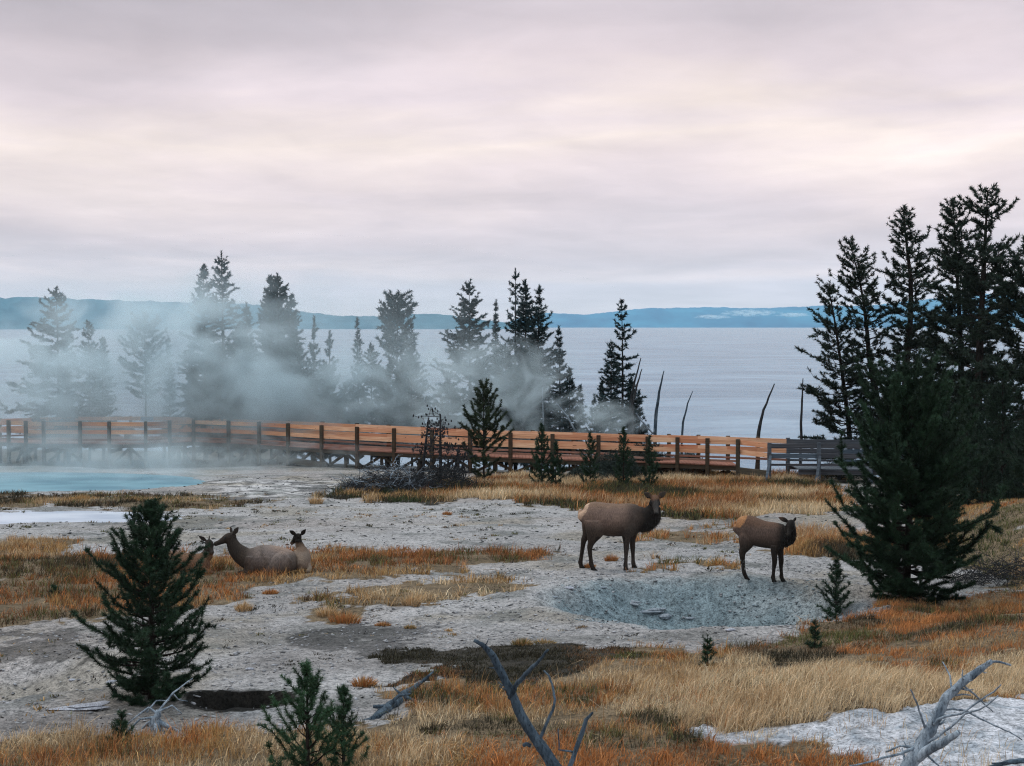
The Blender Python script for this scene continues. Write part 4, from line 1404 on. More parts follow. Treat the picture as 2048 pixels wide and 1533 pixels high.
JU = (0.030, 0.042, 0.034)
for i, (x, yb, rx, rz, lab) in enumerate([
        (1232, 958, 1.15, 0.55, 'low spreading dark juniper left of the others, below the sapling row'),
        (1300, 955, 1.25, 0.75, 'tallest of the low dark junipers, in the middle'),
        (1375, 952, 1.15, 0.60, 'low dark juniper at the right end, under the orange boardwalk'),
        (1175, 966, 0.8, 0.3, 'flat grey-green juniper creeping out from the sapling row')]):
    g = ground(x, yb)
    o = shrub('juniper_bush', (g.x, g.y + 0.8, g.z), rx * 1.05, 1.0, rz * 1.7, 3000, 60 + i, lab, JU, 'bush')
    o['group'] = 'low junipers in front of the boardwalk'
g = ground(1668, 958)
shrub('juniper_bush', (g.x + 0.3, g.y + 0.6, g.z), 1.3, 1.0, 0.45, 1300, 66, 'dark bush at the feet of the grey boardwalk props', JU)

# ================================================================== GRASS AND LITTER
PAL = {
    'straw': (0.76, 0.57, 0.36), 'tan': (0.57, 0.385, 0.22), 'gold': (0.52, 0.31, 0.13), 'orange': (0.55, 0.225, 0.08),
    'rust': (0.26, 0.11, 0.05), 'olive': (0.15, 0.145, 0.055), 'dark': (0.060, 0.052, 0.034), 'brown': (0.17, 0.105, 0.06),
    'green': (0.055, 0.075, 0.030),
}


def grass_nodes(t, p, out):
    a = t.n('ShaderNodeAttribute', attribute_name='tint')
    t.t.links.new(a.outputs['Color'], p.inputs['Base Color'])


M_GRASS = principled('dry grass', rough=0.8, spec=0.1, build=grass_nodes)


def blades(x, y, z, h, wd, lean_x, lean_y, col, rng):
    n = len(x)
    az = rng.random(n) * np.pi
    # blades show their flat side more or less to any viewer
    ax, ay = np.cos(az) * wd / 2, np.sin(az) * wd / 2
    B = np.stack([x, y, z - 0.02], 1)
    S = np.stack([ax, ay, np.zeros(n)], 1)
    lean = np.stack([lean_x, lean_y, np.zeros(n)], 1)
    up = np.array([0, 0, 1.0])
    Mp = B + up * (h * 0.55)[:, None] + lean * (h * 0.35)[:, None]
    T = B + up * (h * np.clip(1 - 0.25 * (lean_x ** 2 + lean_y ** 2), 0.45, 1))[:, None] + lean * h[:, None]
    V = np.stack([B - S, B + S, Mp + S * 0.7, Mp - S * 0.7, T], 1).reshape(-1, 3)
    k = (np.arange(n) * 5)[:, None]
    F = np.concatenate([k + np.array([0, 1, 2]), k + np.array([0, 2, 3]), k + np.array([3, 2, 4])], 0)
    return V, F, np.repeat(col, 5, axis=0)


def pick(pal, w, rng, field):
    """palette colour from a smooth field with some scatter"""
    names = list(pal)
    ww = np.array(w, float)
    cum = np.cumsum(ww / ww.sum())
    u = np.clip(field + rng.normal(size=field.shape) * 0.07, 0, 0.999)
    k = np.searchsorted(cum, u)
    c = np.array([PAL[q] for q in names])[np.clip(k, 0, len(names) - 1)]
    c = c * rng.uniform(0.45, 1.35, (len(u), 1))
    return c * (1 + rng.normal(size=(len(u), 1)) * np.array([[0.05, 0.0, -0.06]]))


def spread(poly_name, dens, rng, tuft=0.6, tuft_r=0.11, avoid=None, s=1.0, field_cut=0.0, fs=0.7, seed=0):
    P = P_[poly_name]
    x0, y0 = P.min(0) - 0.5
    x1, y1 = P.max(0) + 0.5
    y1 = min(y1, 70)
    x0, x1 = max(x0, -26), min(x1, 26)
    N = int((x1 - x0) * (y1 - y0) * dens)
    nt = int(N * tuft / 26)
    tx, ty = rng.uniform(x0, x1, nt), rng.uniform(y0, y1, nt)
    ks = np.repeat(np.arange(nt), 26)
    r = np.abs(rng.normal(size=len(ks))) * tuft_r
    a = rng.random(len(ks)) * 6.283
    X1, Y1 = tx[ks] + np.cos(a) * r, ty[ks] + np.sin(a) * r
    nu = N - len(ks)
    X2, Y2 = rng.uniform(x0, x1, max(nu, 0)), rng.uniform(y0, y1, max(nu, 0))
    x, y = np.concatenate([X1, X2]), np.concatenate([Y1, Y2])
    lx = np.concatenate([np.cos(a) * np.minimum(r / tuft_r, 1.6) * 0.42, rng.normal(size=len(X2)) * 0.25]) + rng.normal(size=len(x)) * 0.22
    ly = np.concatenate([np.sin(a) * np.minimum(r / tuft_r, 1.6) * 0.42, rng.normal(size=len(X2)) * 0.25]) + rng.normal(size=len(x)) * 0.15
    flat = np.where(rng.random(len(x)) < 0.14, rng.uniform(1.8, 4.0, len(x)), 1.0)
    lx, ly = lx * flat, ly * flat
    tone = np.concatenate([np.repeat(rng.uniform(0.8, 1.2, nt), 26), np.ones(len(X2))])
    m = mask([poly_name], x, y, s)
    # only what the camera or a viewer a step aside could see
    m &= np.abs(x) < y * 0.42 + 1.5
    if field_cut > 0:
        m &= fbm(x * fs, y * fs, 120 + seed, 4) > field_cut
    if avoid:
        m &= ~mask(avoid, x, y, 0.7)
    return x[m], y[m], lx[m], ly[m], tone[m]


def lay(obj_name, label, specs, seed):
    rng = np.random.default_rng(seed)
    VV, FF, CC = [], [], []
    off = 0
    for sp in specs:
        x, y, lx, ly, tone = spread(sp['poly'], sp['dens'], rng, sp.get('tuft', 0.6), sp.get('tr', 0.11), sp.get('avoid'), sp.get('s', 1.0), sp.get('cut', 0.0), sp.get('fs', 0.7), sp.get('fseed', 0))
        if not len(x):
            continue
        z = height(x, y)
        f = fbm(x * sp.get('cs', 0.55), y * sp.get('cs', 0.55) * 1.5, sp.get('cseed', 7), 4)
        f = np.clip((f - 0.5) * 2.3 + 0.5 + sp.get('bias', 0), 0, 1)
        col = pick(sp['pal'], sp['w'], rng, f) * tone[:, None]
        h = sp['h'] * 0.82 * rng.uniform(0.4, 1.15, len(x)) * (0.30 + 1.3 * fbm(x * 1.3, y * 1.3, 31, 3))
        if 'tall' in sp:
            tl = rng.random(len(x)) < 0.03
            h = np.where(tl, h * sp['tall'], h)
        V, F, C_ = blades(x, y, z, h, sp['wd'] * 1.15 * rng.uniform(0.6, 1.3, len(x)), lx + sp.get('wind', 0.12), ly, col, rng)
        VV.append(V); FF.append(F + off); CC.append(C_)
        off += len(V)
    V, F, C_ = np.concatenate(VV), np.concatenate(FF), np.concatenate(CC)
    o = np_mesh(obj_name, V, F, M_GRASS, None, C_)
    return tag(o, label, 'grass', None, 'stuff')


P_['thin_straw'] = gpoly([(1500, 1450), (1640, 1425), (1800, 1440), (1900, 1500), (2100, 1510), (2100, 1620), (1700, 1620), (1600, 1520)])
P_['low_dark'] = gpoly([(700, 1478), (860, 1462), (1000, 1452), (1120, 1462), (1200, 1480), (1120, 1500), (900, 1508), (720, 1512)])
P_['low_orange'] = gpoly([(700, 1620), (715, 1515), (900, 1508), (1130, 1500), (1210, 1480), (1330, 1468), (1480, 1482), (1620, 1490), (1720, 1520), (1800, 1620)])
WARM = ('dark', 'olive', 'rust', 'orange', 'gold', 'tan', 'straw')
lay('grass', 'straw and rust-orange grass covering the foreground bank', [
    dict(poly='fore_right', dens=1500, h=0.19, wd=0.0065, cut=0.34, fs=1.8, pal=WARM, w=(.05, .10, .04, .12, .15, .28, .26), avoid=['white_patch', 'dark_heath', 'edge_orange', 'low_dark', 'low_orange'], tall=1.9, cs=0.6, cseed=17),
    dict(poly='low_dark', dens=1300, h=0.17, wd=0.0075, pal=WARM, w=(.18, .22, .14, .14, .12, .12, .08), tall=2.0, cs=0.9, cseed=19),
    dict(poly='low_orange', dens=1500, h=0.19, wd=0.0075, pal=WARM, w=(.04, .08, .14, .42, .18, .10, .04), avoid=['white_patch'], tall=1.9, cs=0.6, cseed=23),
    dict(poly='edge_orange', dens=1300, h=0.15, wd=0.0070, cut=0.36, fs=1.5, pal=WARM, w=(.12, .10, .14, .46, .12, .06, 0), avoid=['heath_right'], tall=1.9, cs=0.7, cseed=9),
    dict(poly='fore_left', dens=1300, h=0.24, wd=0.0062, pal=WARM, w=(.06, .12, .08, .12, .22, .24, .16), tall=1.6, cseed=27),
    dict(poly='thin_straw', dens=170, h=0.24, wd=0.0055, pal=('tan', 'straw', 'gold'), w=(.4, .4, .2), tuft=0.5, tall=1.5, cut=0.42, fs=1.4),
    dict(poly='heath_right', dens=1100, h=0.13, wd=0.008, pal=('dark', 'brown', 'rust', 'olive'), w=(.4, .3, .2, .1), tall=2.0),
], 201)
P_['pale_drift'] = gpoly([(1290, 1480), (1300, 1400), (1360, 1375), (1450, 1365), (1560, 1350), (1700, 1345), (1850, 1340), (2140, 1335), (2140, 1392), (1900, 1402), (1700, 1410), (1600, 1425), (1500, 1440), (1400, 1440), (1330, 1470)])
lay('straw_grass', 'pale feathery straw grass in a drift above the white crust', [
    dict(poly='pale_drift', dens=2000, h=0.30, wd=0.0042, pal=('olive', 'tan', 'straw'), w=(.08, .34, .58), tall=1.2, wind=0.35, tr=0.16),
], 202)
lay('meadow_grass', 'tan and rust meadow grass between the boardwalk and the grey crater', [
    dict(poly='meadow_top', dens=420, h=0.40, wd=0.017, pal=('dark', 'olive', 'orange', 'rust', 'tan', 'gold', 'straw', 'straw'), w=(.04, .10, .14, .08, .20, .12, .16, .16), tall=1.3, s=0.6, cs=0.22, cseed=55, tr=0.2),
    dict(poly='band_left', dens=520, h=0.24, wd=0.011, pal=('dark', 'brown', 'olive', 'rust', 'orange', 'brown', 'gold', 'tan'), w=(.05, .08, .10, .12, .20, .08, .20, .17), tall=1.6, s=0.8, cs=0.35, cseed=5, cut=0.36, fs=1.6),
    dict(poly='strip_pool', dens=260, h=0.22, wd=0.016, pal=('dark', 'brown', 'olive', 'tan', 'gold'), w=(.1, .25, .2, .3, .15), s=0.7, cut=0.42, fs=1.1),
    dict(poly='knoll', dens=500, h=0.16, wd=0.012, pal=('olive', 'green', 'olive', 'gold', 'tan', 'orange'), w=(.2, .15, .2, .2, .1, .15), s=0.8),
    dict(poly='reed_right', dens=600, h=0.42, wd=0.013, pal=('dark', 'brown', 'gold', 'orange', 'tan'), w=(.12, .22, .26, .25, .15), s=0.6),
    dict(poly='tufts_mid', dens=420, h=0.26, wd=0.011, pal=('olive', 'brown', 'gold', 'tan', 'straw'), w=(.18, .12, .25, .25, .2), tuft=0.95, tr=0.13, cut=0.44, fs=0.9),
    dict(poly='tufts_right', dens=420, h=0.30, wd=0.014, pal=('dark', 'olive', 'gold', 'orange', 'tan'), w=(.12, .25, .25, .18, .2), tuft=0.95, tr=0.16, cut=0.40),
    dict(poly='tufts_elk', dens=420, h=0.22, wd=0.012, pal=('olive', 'gold', 'orange', 'tan'), w=(.15, .3, .25, .3), tuft=0.95, tr=0.13, cut=0.36),
    dict(poly='moss_brush', dens=300, h=0.35, wd=0.018, pal=('dark', 'green', 'brown', 'gold', 'tan'), w=(.35, .25, .15, .15, .1), s=0.6),
], 203)
P_['open_mid'] = gpoly([(-60, 1250), (300, 1235), (560, 1170), (900, 1150), (1060, 1150), (1080, 1250), (1400, 1290), (1300, 1300), (1000, 1290), (700, 1300), (640, 1440), (300, 1460), (-60, 1480)])
P_['open_far'] = gpoly([(-60, 1020), (400, 1020), (700, 1000), (1000, 1010), (1250, 1025), (1500, 1042), (1680, 1030), (1750, 1130), (1640, 1150), (1100, 1150), (1060, 1104), (600, 1100), (-60, 1080)])
lay('low_herbs', 'dark low heath and sparse weeds dotted over the pale crust', [
    dict(poly='dark_heath', dens=1900, h=0.085, wd=0.012, pal=('dark', 'dark', 'brown', 'rust', 'olive'), w=(.35, .2, .2, .1, .15), tuft=0.4),
    dict(poly='open_mid', dens=160, h=0.07, wd=0.014, pal=('dark', 'brown', 'olive', 'gold'), w=(.45, .25, .2, .1), tuft=0.9, tr=0.05, cut=0.53, fs=1.3, fseed=3),
    dict(poly='open_far', dens=70, h=0.09, wd=0.02, pal=('dark', 'olive', 'brown', 'tan'), w=(.4, .3, .2, .1), tuft=0.95, tr=0.07, cut=0.54, fs=0.8, fseed=5),
    dict(poly='strip_pool', dens=60, h=0.10, wd=0.02, pal=('dark', 'olive', 'brown', 'tan'), w=(.4, .3, .2, .1), tuft=0.95, tr=0.1),
    dict(poly='tufts_mid', dens=160, h=0.07, wd=0.014, pal=('dark', 'brown', 'olive', 'gold'), w=(.45, .25, .2, .1), tuft=0.9, tr=0.08),
], 204)


def tuft(x, yb, r, h, pal, w, seed, label, n=420):
    rng = np.random.default_rng(seed)
    g = ground(x, yb)
    a = rng.random(n) * 6.283
    q = np.sqrt(rng.random(n))
    X, Y_ = g.x + np.cos(a) * q * r * 0.55, g.y + np.sin(a) * q * r * 0.4
    z = height(X, Y_)
    col = pick(pal, w, rng, rng.random(n))
    V, F, C_ = blades(X, Y_, z, h * rng.uniform(0.5, 1.1, n) * (1.1 - 0.5 * q), np.full(n, 0.010), np.cos(a) * q * 0.75 + 0.1, np.sin(a) * q * 0.75, col, rng)
    V = V - np.array([g.x, g.y, g.z])
    o = np_mesh('grass_tuft', V, F, M_GRASS, None, C_)
    o.location = g
    return tag(o, label, 'grass tuft', 'bunchgrass tufts on the pale crust')


TW, TO, TG = (('tan', 'straw', 'gold'), (.35, .4, .25)), (('orange', 'gold', 'rust'), (.5, .35, .15)), (('olive', 'gold', 'tan'), (.4, .35, .25))
for i, (x, yb, r, h, (pal, w), lab) in enumerate([
        (690, 1246, 0.42, 0.26, TO, 'wide orange grass tuft on the pale crust, below the straw tufts mid-left'),
        (655, 1232, 0.30, 0.24, TW, 'straw tuft touching the left side of the wide orange tuft'),
        (728, 1372, 0.24, 0.17, TO, 'lone round orange tuft above the driftwood log'),
        (822, 1212, 0.24, 0.30, TW, 'tall fan-shaped straw tuft between the two groups of grass'),
        (540, 1188, 0.24, 0.13, TO, 'flat orange tuft right behind the dark full young pine, upper one'),
        (487, 1222, 0.22, 0.22, TW, 'spiky straw tuft at the right edge of the dark full young pine'),
        (765, 1252, 0.20, 0.10, TO, 'small brownish-orange tuft right of the wide orange tuft'),
        (820, 1257, 0.15, 0.09, TG, 'tiny olive tuft standing alone right of the small brownish tuft'),
        (1166, 1256, 0.20, 0.06, (('brown', 'dark', 'tan'), (.4, .3, .3)), 'flat grey-brown tuft beside the left lip of the grey crater'),
        (1044, 1290, 0.26, 0.14, TG, 'yellow-green tuft at the top edge of the dark heath, left one'),
        (1090, 1288, 0.26, 0.11, TG, 'yellow-green tuft at the top edge of the dark heath, right one'),
        (1222, 1122, 0.22, 0.20, TO, 'bright orange tuft under the belly of the elk cow looking at the viewer'),
        (632, 1008, 0.35, 0.42, TW, 'straw tuft left of the brush pile'),
        (894, 1030, 0.22, 0.16, TO, 'small rusty tuft on the crust below the meadow edge'),
        (1178, 1236 - 100, 0.2, 0.14, TO, 'small orange tuft behind the hind legs of the elk cow')]):
    tuft(x, yb, r, h, pal, w, 500 + i, lab)

# ---- chips of sinter lying on the crust
rng = np.random.default_rng(77)


def chips(name, label, polyn, n, s0, s1, col, seed, avoid=None, zone=None):
    rg = np.random.default_rng(seed)
    if zone:
        x = rg.uniform(zone[0], zone[1], n)
        y = rg.uniform(zone[2], zone[3], n)
        m = np.ones(n, bool)
    else:
        P = P_[polyn]
        x = rg.uniform(P[:, 0].min(), P[:, 0].max(), n)
        y = rg.uniform(P[:, 1].min(), P[:, 1].max(), n)
        m = mask([polyn], x, y)
    if avoid:
        m &= ~mask(avoid, x, y)
    x, y = x[m], y[m]
    k = len(x)
    sz = s0 + (s1 - s0) * rg.random(k) ** 4
    z = height(x, y) + sz * 0.1
    # squashed six-sided chips
    base_ = np.array([[math.cos(a), math.sin(a), 0] for a in np.linspace(0, 2 * math.pi, 6)[:-1]] + [[0.1, 0.05, 1.0], [0, 0, -1.0]])
    o = base_[None] * rg.uniform(0.7, 1.3, (k, 7, 1))
    an = rg.random(k) * 6.28
    ca, sa = np.cos(an)[:, None], np.sin(an)[:, None]
    ox = (o[:, :, 0] * ca - o[:, :, 1] * 0.6 * sa) * sz[:, None]
    oy = (o[:, :, 0] * sa + o[:, :, 1] * 0.6 * ca) * sz[:, None]
    oz = o[:, :, 2] * sz[:, None] * 0.30 + (o[:, :, 0] * 0.2) * sz[:, None]
    V = np.stack([x[:, None] + ox, y[:, None] + oy, z[:, None] + oz], -1).reshape(-1, 3)
    f = []
    for q in range(5):
        f += [(q, (q + 1) % 5, 5), ((q + 1) % 5, q, 6)]
    F = (np.arange(k)[:, None, None] * 7 + np.array(f)[None]).reshape(-1, 3)
    c = np.array(col)[None] * rg.uniform(0.35, 1.25, (k, 1))
    o_ = np_mesh(name, V, F, M_GRASS, None, np.repeat(c, 7, axis=0))
    return tag(o_, label, 'stones', None, 'stuff')


av = GRASSY + ['dark_heath']
chips('sinter_chips', 'loose pale and grey chips of sinter scattered on the crust', None, 26000, 0.010, 0.055, (0.34, 0.33, 0.34), 5, av, (-9, 9, 14, 34))
chips('crater_gravel', 'bluish gravel lining the grey crater', None, 7000, 0.008, 0.045, (0.28, 0.33, 0.36), 6, None, (0.9, 5.9, 22.6, 27.4))
chips('dry_debris', 'dark bits of dry debris speckling the crust', None, 9000, 0.008, 0.035, (0.06, 0.055, 0.05), 7, av, (-10, 10, 14, 36))
chips('far_debris', 'small dark stones and debris on the far crust', None, 5000, 0.02, 0.09, (0.09, 0.09, 0.09), 8, av, (-18, 18, 34, 60))


def rock_mat(c1, c2):
    return principled('sinter rock', rough=0.95, spec=0.1, build=bark_nodes(c1, c2))


M_ROCK = rock_mat(lin4(120, 128, 136), lin4(168, 172, 178))
M_ROCKW = rock_mat(lin4(150, 150, 158), lin4(196, 196, 204))
for i, (x, y, sx_, sy_, sz_, rot, m_, lab) in enumerate([
        (1302, 1226, 0.72, 0.24, 0.08, 0.1, M_ROCK, 'long flat slab lying at the bottom of the grey crater'),
        (1266, 1210, 0.42, 0.15, 0.07, 2.2, M_ROCK, 'tilted slab touching the left end of the long flat slab'),
        (1330, 1236, 0.26, 0.22, 0.12, 0.3, M_ROCK, 'blocky stone under the right end of the long flat slab'),
        (1138, 1178, 0.26, 0.16, 0.06, 0.1, M_ROCKW, 'pale stone on the upper left rim of the grey crater'),
        (1206, 1177, 0.16, 0.11, 0.05, 0.4, M_ROCK, 'small stone just inside the rim, right of the pale rim stone'),
        (1110, 1196, 0.14, 0.10, 0.05, 0.2, M_ROCK, 'smallest stone left of the pale rim stone'),
        (1382, 1238, 0.30, 0.16, 0.05, 0.0, M_ROCK, 'flat stone half sunk in the crater floor, right of the slabs'),
        (1462, 1262, 0.20, 0.12, 0.05, 0.3, M_ROCKW, 'pale flat stone below the crater, left of the rust-red bank'),
        (145, 1362, 0.13, 0.09, 0.04, 0.3, M_ROCKW, 'single white chip on the grey slope at the left'),
        (222, 1366, 0.20, 0.12, 0.05, 0.8, M_ROCKW, 'white flake of crust left of the trunk of the dark full young pine'),
        (500, 1340, 0.15, 0.08, 0.04, 0.1, M_ROCKW, 'pale flake on the crust above the dark hole'),
        (160, 1418, 0.75, 0.32, 0.05, 0.1, M_ROCKW, 'broad bluish-white plate of crust at the lower left'),
        (1690, 1240, 0.30, 0.2, 0.12, 0.3, M_ROCK, 'grey boulder in the heath under the big young pine'),
        (205, 1408, 0.22, 0.14, 0.05, 0.5, M_ROCKW, 'white crust fragment touching the right of the broad plate')]):
    g = ground(x, y)
    m = MB()
    rg = random.Random(700 + i)
    m.rock((0, 0, 0), (sx_, sy_, sz_ * 0.7), rg, rot, 7)
    if sx_ > 0.4:
        m.rock((sx_ * 0.12, sy_ * 0.1, sz_ * 0.5), (sx_ * 0.7, sy_ * 0.6, sz_ * 0.45), rg, rot + 0.3, 6)
    o = m.build('stone', m_)
    o.location = (g.x, g.y, g.z + sz_ * 0.25)
    bv = o.modifiers.new('bevel', 'BEVEL')
    bv.width = sz_ * 0.05
    bv.segments = 1
    tag(o, lab, 'stone', 'stones on the crust')
M_PINK = principled('wind packed cover', lin(40, 44, 40), 0.9)

# ---- driftwood log, silver stump
g1, g2 = ground(742, 1440), ground(846, 1382)
pts = [g1 + Vector((0, 0, 0.0)), g1.lerp(g2, 0.3) + Vector((0.02, 0, 0.03)), g1.lerp(g2, 0.6) + Vector((0, 0, 0.06)), g2 + Vector((0, 0, 0.12))]
snag('driftwood_log', pts, [0.03, 0.055, 0.05, 0.015], 'weathered grey log lying at the edge of the straw grass, bottom middle', 'log', M_SNAG, seed=21, n=9, rough=0.35,
     twigs=[([g2 + Vector((0, 0, .12)), g2 + Vector((.12, .15, .2))], (0.025, 0.01)), ([pts[1], pts[1] + Vector((-.18, -.05, .03))], (0.05, 0.02)),
            ([pts[2], pts[2] + Vector((.2, -.1, -.06))], (0.04, 0.02)), ([pts[0], pts[0] + Vector((-.22, -.05, -.02))], (0.03, 0.01)),
            ([pts[1] + Vector((0, 0, .02)), pts[1] + Vector((.10, .02, .13)), pts[1] + Vector((.24, .06, .15))], (0.03, 0.008)), ([pts[2], pts[2] + Vector((-.12, .04, .10))], (0.025, 0.006)),
            ([pts[1] + Vector((-.1, -.08, -.02)), pts[2] + Vector((-.02, -.14, -.02))], (0.04, 0.02)), ([pts[0] + Vector((.05, .06, .0)), pts[1] + Vector((.05, .1, .03))], (0.035, 0.02))])
g = ground(312, 1462)
root_pts = [g + Vector((0, 0, -0.05)), g + Vector((0.0, 0, 0.12)), g + Vector((0.03, 0.02, 0.22))]
snag('tree_stump', root_pts, [0.09, 0.05, 0.025], 'small silver stump with twisted roots below the dark full young pine', 'stump', M_SILVER, seed=22, n=9, rough=0.3,
     twigs=[([g + Vector(a), g + Vector(b), g + Vector(c)], rr) for a, b, c, rr in [
         ((0, 0, .15), (-.16, -.05, .14), (-.34, -.12, -.02), (.018, .007)),
         ((.02, 0, .18), (-.08, .02, .25), (-.30, -.05, .08), (.018, .006)),
         ((.02, 0, .10), (.16, -.05, .05), (.33, -.1, -.02), (.035, .015)),
         ((.02, 0, .20), (.16, .06, .26), (.26, .1, .16), (.014, .006)),
         ((.02, 0, .20), (.14, .2, .36), (.30, .45, .46), (.014, .006)),
         ((-.1, .0, .20), (-.02, .1, .30), (.12, .12, .30), (.012, .005)),
         ((.14, .2, .36), (.2, .22, .28), (.3, .2, .27), (.008, .004)),
         ((.0, 0, .12), (-.12, .1, .05), (-.2, .16, -.03), (.022, .01)),
         ((.0, -.02, .08), (.04, -.14, .03), (.05, -.22, -.04), (.03, .012))]])

# ================================================================== ELK
def coat_nodes(t, p, out):
    a = t.n('ShaderNodeAttribute', attribute_name='tint')
    tc_ = t.n('ShaderNodeTexCoord')
    n = t.noise(t.mapping(tc_.outputs['Object'], (60, 60, 22)), 1.0, 3.0, 0.6)
    n2 = t.noise(t.mapping(tc_.outputs['Object'], (5, 5, 5)), 1.0, 3.0, 0.6)
    c = t.mix(1.0, a.outputs['Color'], t.ramp(n, [(0.3, (0.62, 0.62, 0.62)), (0.7, (1.35, 1.32, 1.28))]), 'MULTIPLY')
    c = t.mix(1.0, c, t.ramp(n2, [(0.3, (0.82, 0.82, 0.84)), (0.7, (1.15, 1.14, 1.1))]), 'MULTIPLY')
    t.t.links.new(c, p.inputs['Base Color'])
    bm = t.n('ShaderNodeBump', ins={'Height': n, 'Strength': 0.5, 'Distance': 0.012})
    t.t.links.new(bm.outputs[0], p.inputs['Normal'])


M_COAT = principled('elk coat', rough=0.85, spec=0.12, build=coat_nodes)
M_EYE = principled('elk eye', (0.006, 0.005, 0.004), 0.08, 0.6)


def loft(mb, stations, n=16, up=(0, 0, 1)):
    """stations: (center, half width, half height); rings stand square to the path"""
    P = [Vector(s[0]) for s in stations]
    b = len(mb.v)
    m = len(P)
    for i, (c, hw, hh) in enumerate(stations):
        d = (P[min(i + 1, m - 1)] - P[max(i - 1, 0)]).normalized()
        s = d.cross(Vector(up))
        if s.length < 0.15:
            s = Vector((0, 1, 0)) if abs(d.y) < 0.9 else Vector((1, 0, 0))
        s.normalize()
        u = s.cross(d).normalized()
        for k in range(n):
            a = 2 * math.pi * k / n
            mb.v.append(P[i] + s * (math.cos(a) * hw) + u * (math.sin(a) * hh))
    for i in range(m - 1):
        for k in range(n):
            k2 = (k + 1) % n
            mb.f.append((b + i * n + k, b + i * n + k2, b + (i + 1) * n + k2, b + (i + 1) * n + k))
    # rounded caps
    for i, sgn in ((0, -1), (m - 1, 1)):
        d = (P[min(i + 1, m - 1)] - P[max(i - 1, 0)]).normalized() * sgn
        tip = len(mb.v)
        mb.v.append(P[i] + d * min(stations[i][1], stations[i][2]) * 0.5)
        for k in range(n):
            k2 = (k + 1) % n
            q = (b + i * n + k, b + i * n + k2)
            mb.f.append((q[1], q[0], tip) if sgn < 0 else (q[0], q[1], tip))


def seg(st, sub=4):
    """smooth a station list with Catmull-Rom so the outline has no corners"""
    out = []
    n = len(st)
    A = [np.array([*s[0], s[1], s[2]], float) for s in st]
    for i in range(n - 1):
        p0, p1, p2, p3 = A[max(i - 1, 0)], A[i], A[i + 1], A[min(i + 2, n - 1)]
        for k in range(sub):
            t_ = k / sub
            q = 0.5 * ((2 * p1) + (-p0 + p2) * t_ + (2 * p0 - 5 * p1 + 4 * p2 - p3) * t_ ** 2 + (-p0 + 3 * p1 - 3 * p2 + p3) * t_ ** 3)
            out.append((tuple(q[:3]), max(q[3], 0.004), max(q[4], 0.004)))
    out.append((tuple(A[-1][:3]), A[-1][3], A[-1][4]))
    return out


def ear(mb, base, tip, w, th, nrm):
    """a cupped leaf-shaped ear"""
    base, tip = Vector(base), Vector(tip)
    d = tip - base
    st = [(base, w * 0.55, th * 1.2), (base + d * 0.2, w * 0.85, th * 1.2), (base + d * 0.45, w * 1.1, th * 1.1), (base + d * 0.7, w * 0.8, th * 0.9), (base + d * 0.9, w * 0.4, th * 0.8), (tip, w * 0.12, th * 0.6)]
    loft(mb, seg([(tuple(c), a, b_) for c, a, b_ in st], 3), 12, up=nrm)


def head(mb, poll, dirv, L, s=1.0, upv=(0, 0, 1)):
    """skull to muzzle along dirv; poll is the back of the skull"""
    poll = Vector(poll)
    d = Vector(dirv).normalized()
    u = Vector(upv)
    u = (u - d * u.dot(d)).normalized()
    prof = [(-0.10, .062, .070, 0.0), (0.05, .080, .088, 0.0), (0.20, .088, .095, 0.0), (0.36, .080, .088, -.006), (0.52, .060, .068, -.016), (0.70, .046, .052, -.026),
            (0.85, .044, .047, -.030), (0.96, .040, .042, -.034), (1.0, .026, .030, -.036)]
    st = [(tuple(poll + d * (L * a) + u * (o * s)), w_ * s, h_ * s) for a, w_, h_, o in prof]
    loft(mb, seg(st, 3), 16, up=u)
    side = d.cross(u).normalized()
    return d, u, side


def finish(mb, root, colour_fn, vox=0.011, child='body', iters=3):
    me = bpy.data.meshes.new('raw')
    me.from_pydata([tuple(v) for v in mb.v], [], mb.f)
    me.update()
    o = bpy.data.objects.new('raw', me)
    COL.objects.link(o)
    r = o.modifiers.new('r', 'REMESH')
    r.mode = 'VOXEL'
    r.voxel_size = vox
    s = o.modifiers.new('s', 'SMOOTH')
    s.factor = 0.5
    s.iterations = iters
    dg = bpy.context.evaluated_depsgraph_get()
    dg.update()
    me2 = bpy.data.meshes.new_from_object(o.evaluated_get(dg))
    bpy.data.objects.remove(o)
    bpy.data.meshes.remove(me)
    V = np.empty(len(me2.vertices) * 3, np.float32)
    me2.vertices.foreach_get('co', V)
    V = V.reshape(-1, 3)
    for a_ in list(me2.color_attributes):
        me2.color_attributes.remove(a_)
    J = V.copy()
    for q in range(3):
        o1, o2 = (q + 1) % 3, (q + 2) % 3
        J[:, q] += 0.05 * (fbm(V[:, o1] * 9 + 3 * q, V[:, o2] * 9, 80 + q, 3) - 0.5) + 0.03 * (fbm(V[:, o1] * 45, V[:, o2] * 45, 90 + q, 2) - 0.5)
    set_col(me2, colour_fn(J))
    me2.name = child
    me2.materials.clear()
    b_ = link(child, me2, M_COAT, root, True)
    b_.matrix_parent_inverse = Matrix.Identity(4)
    return b_


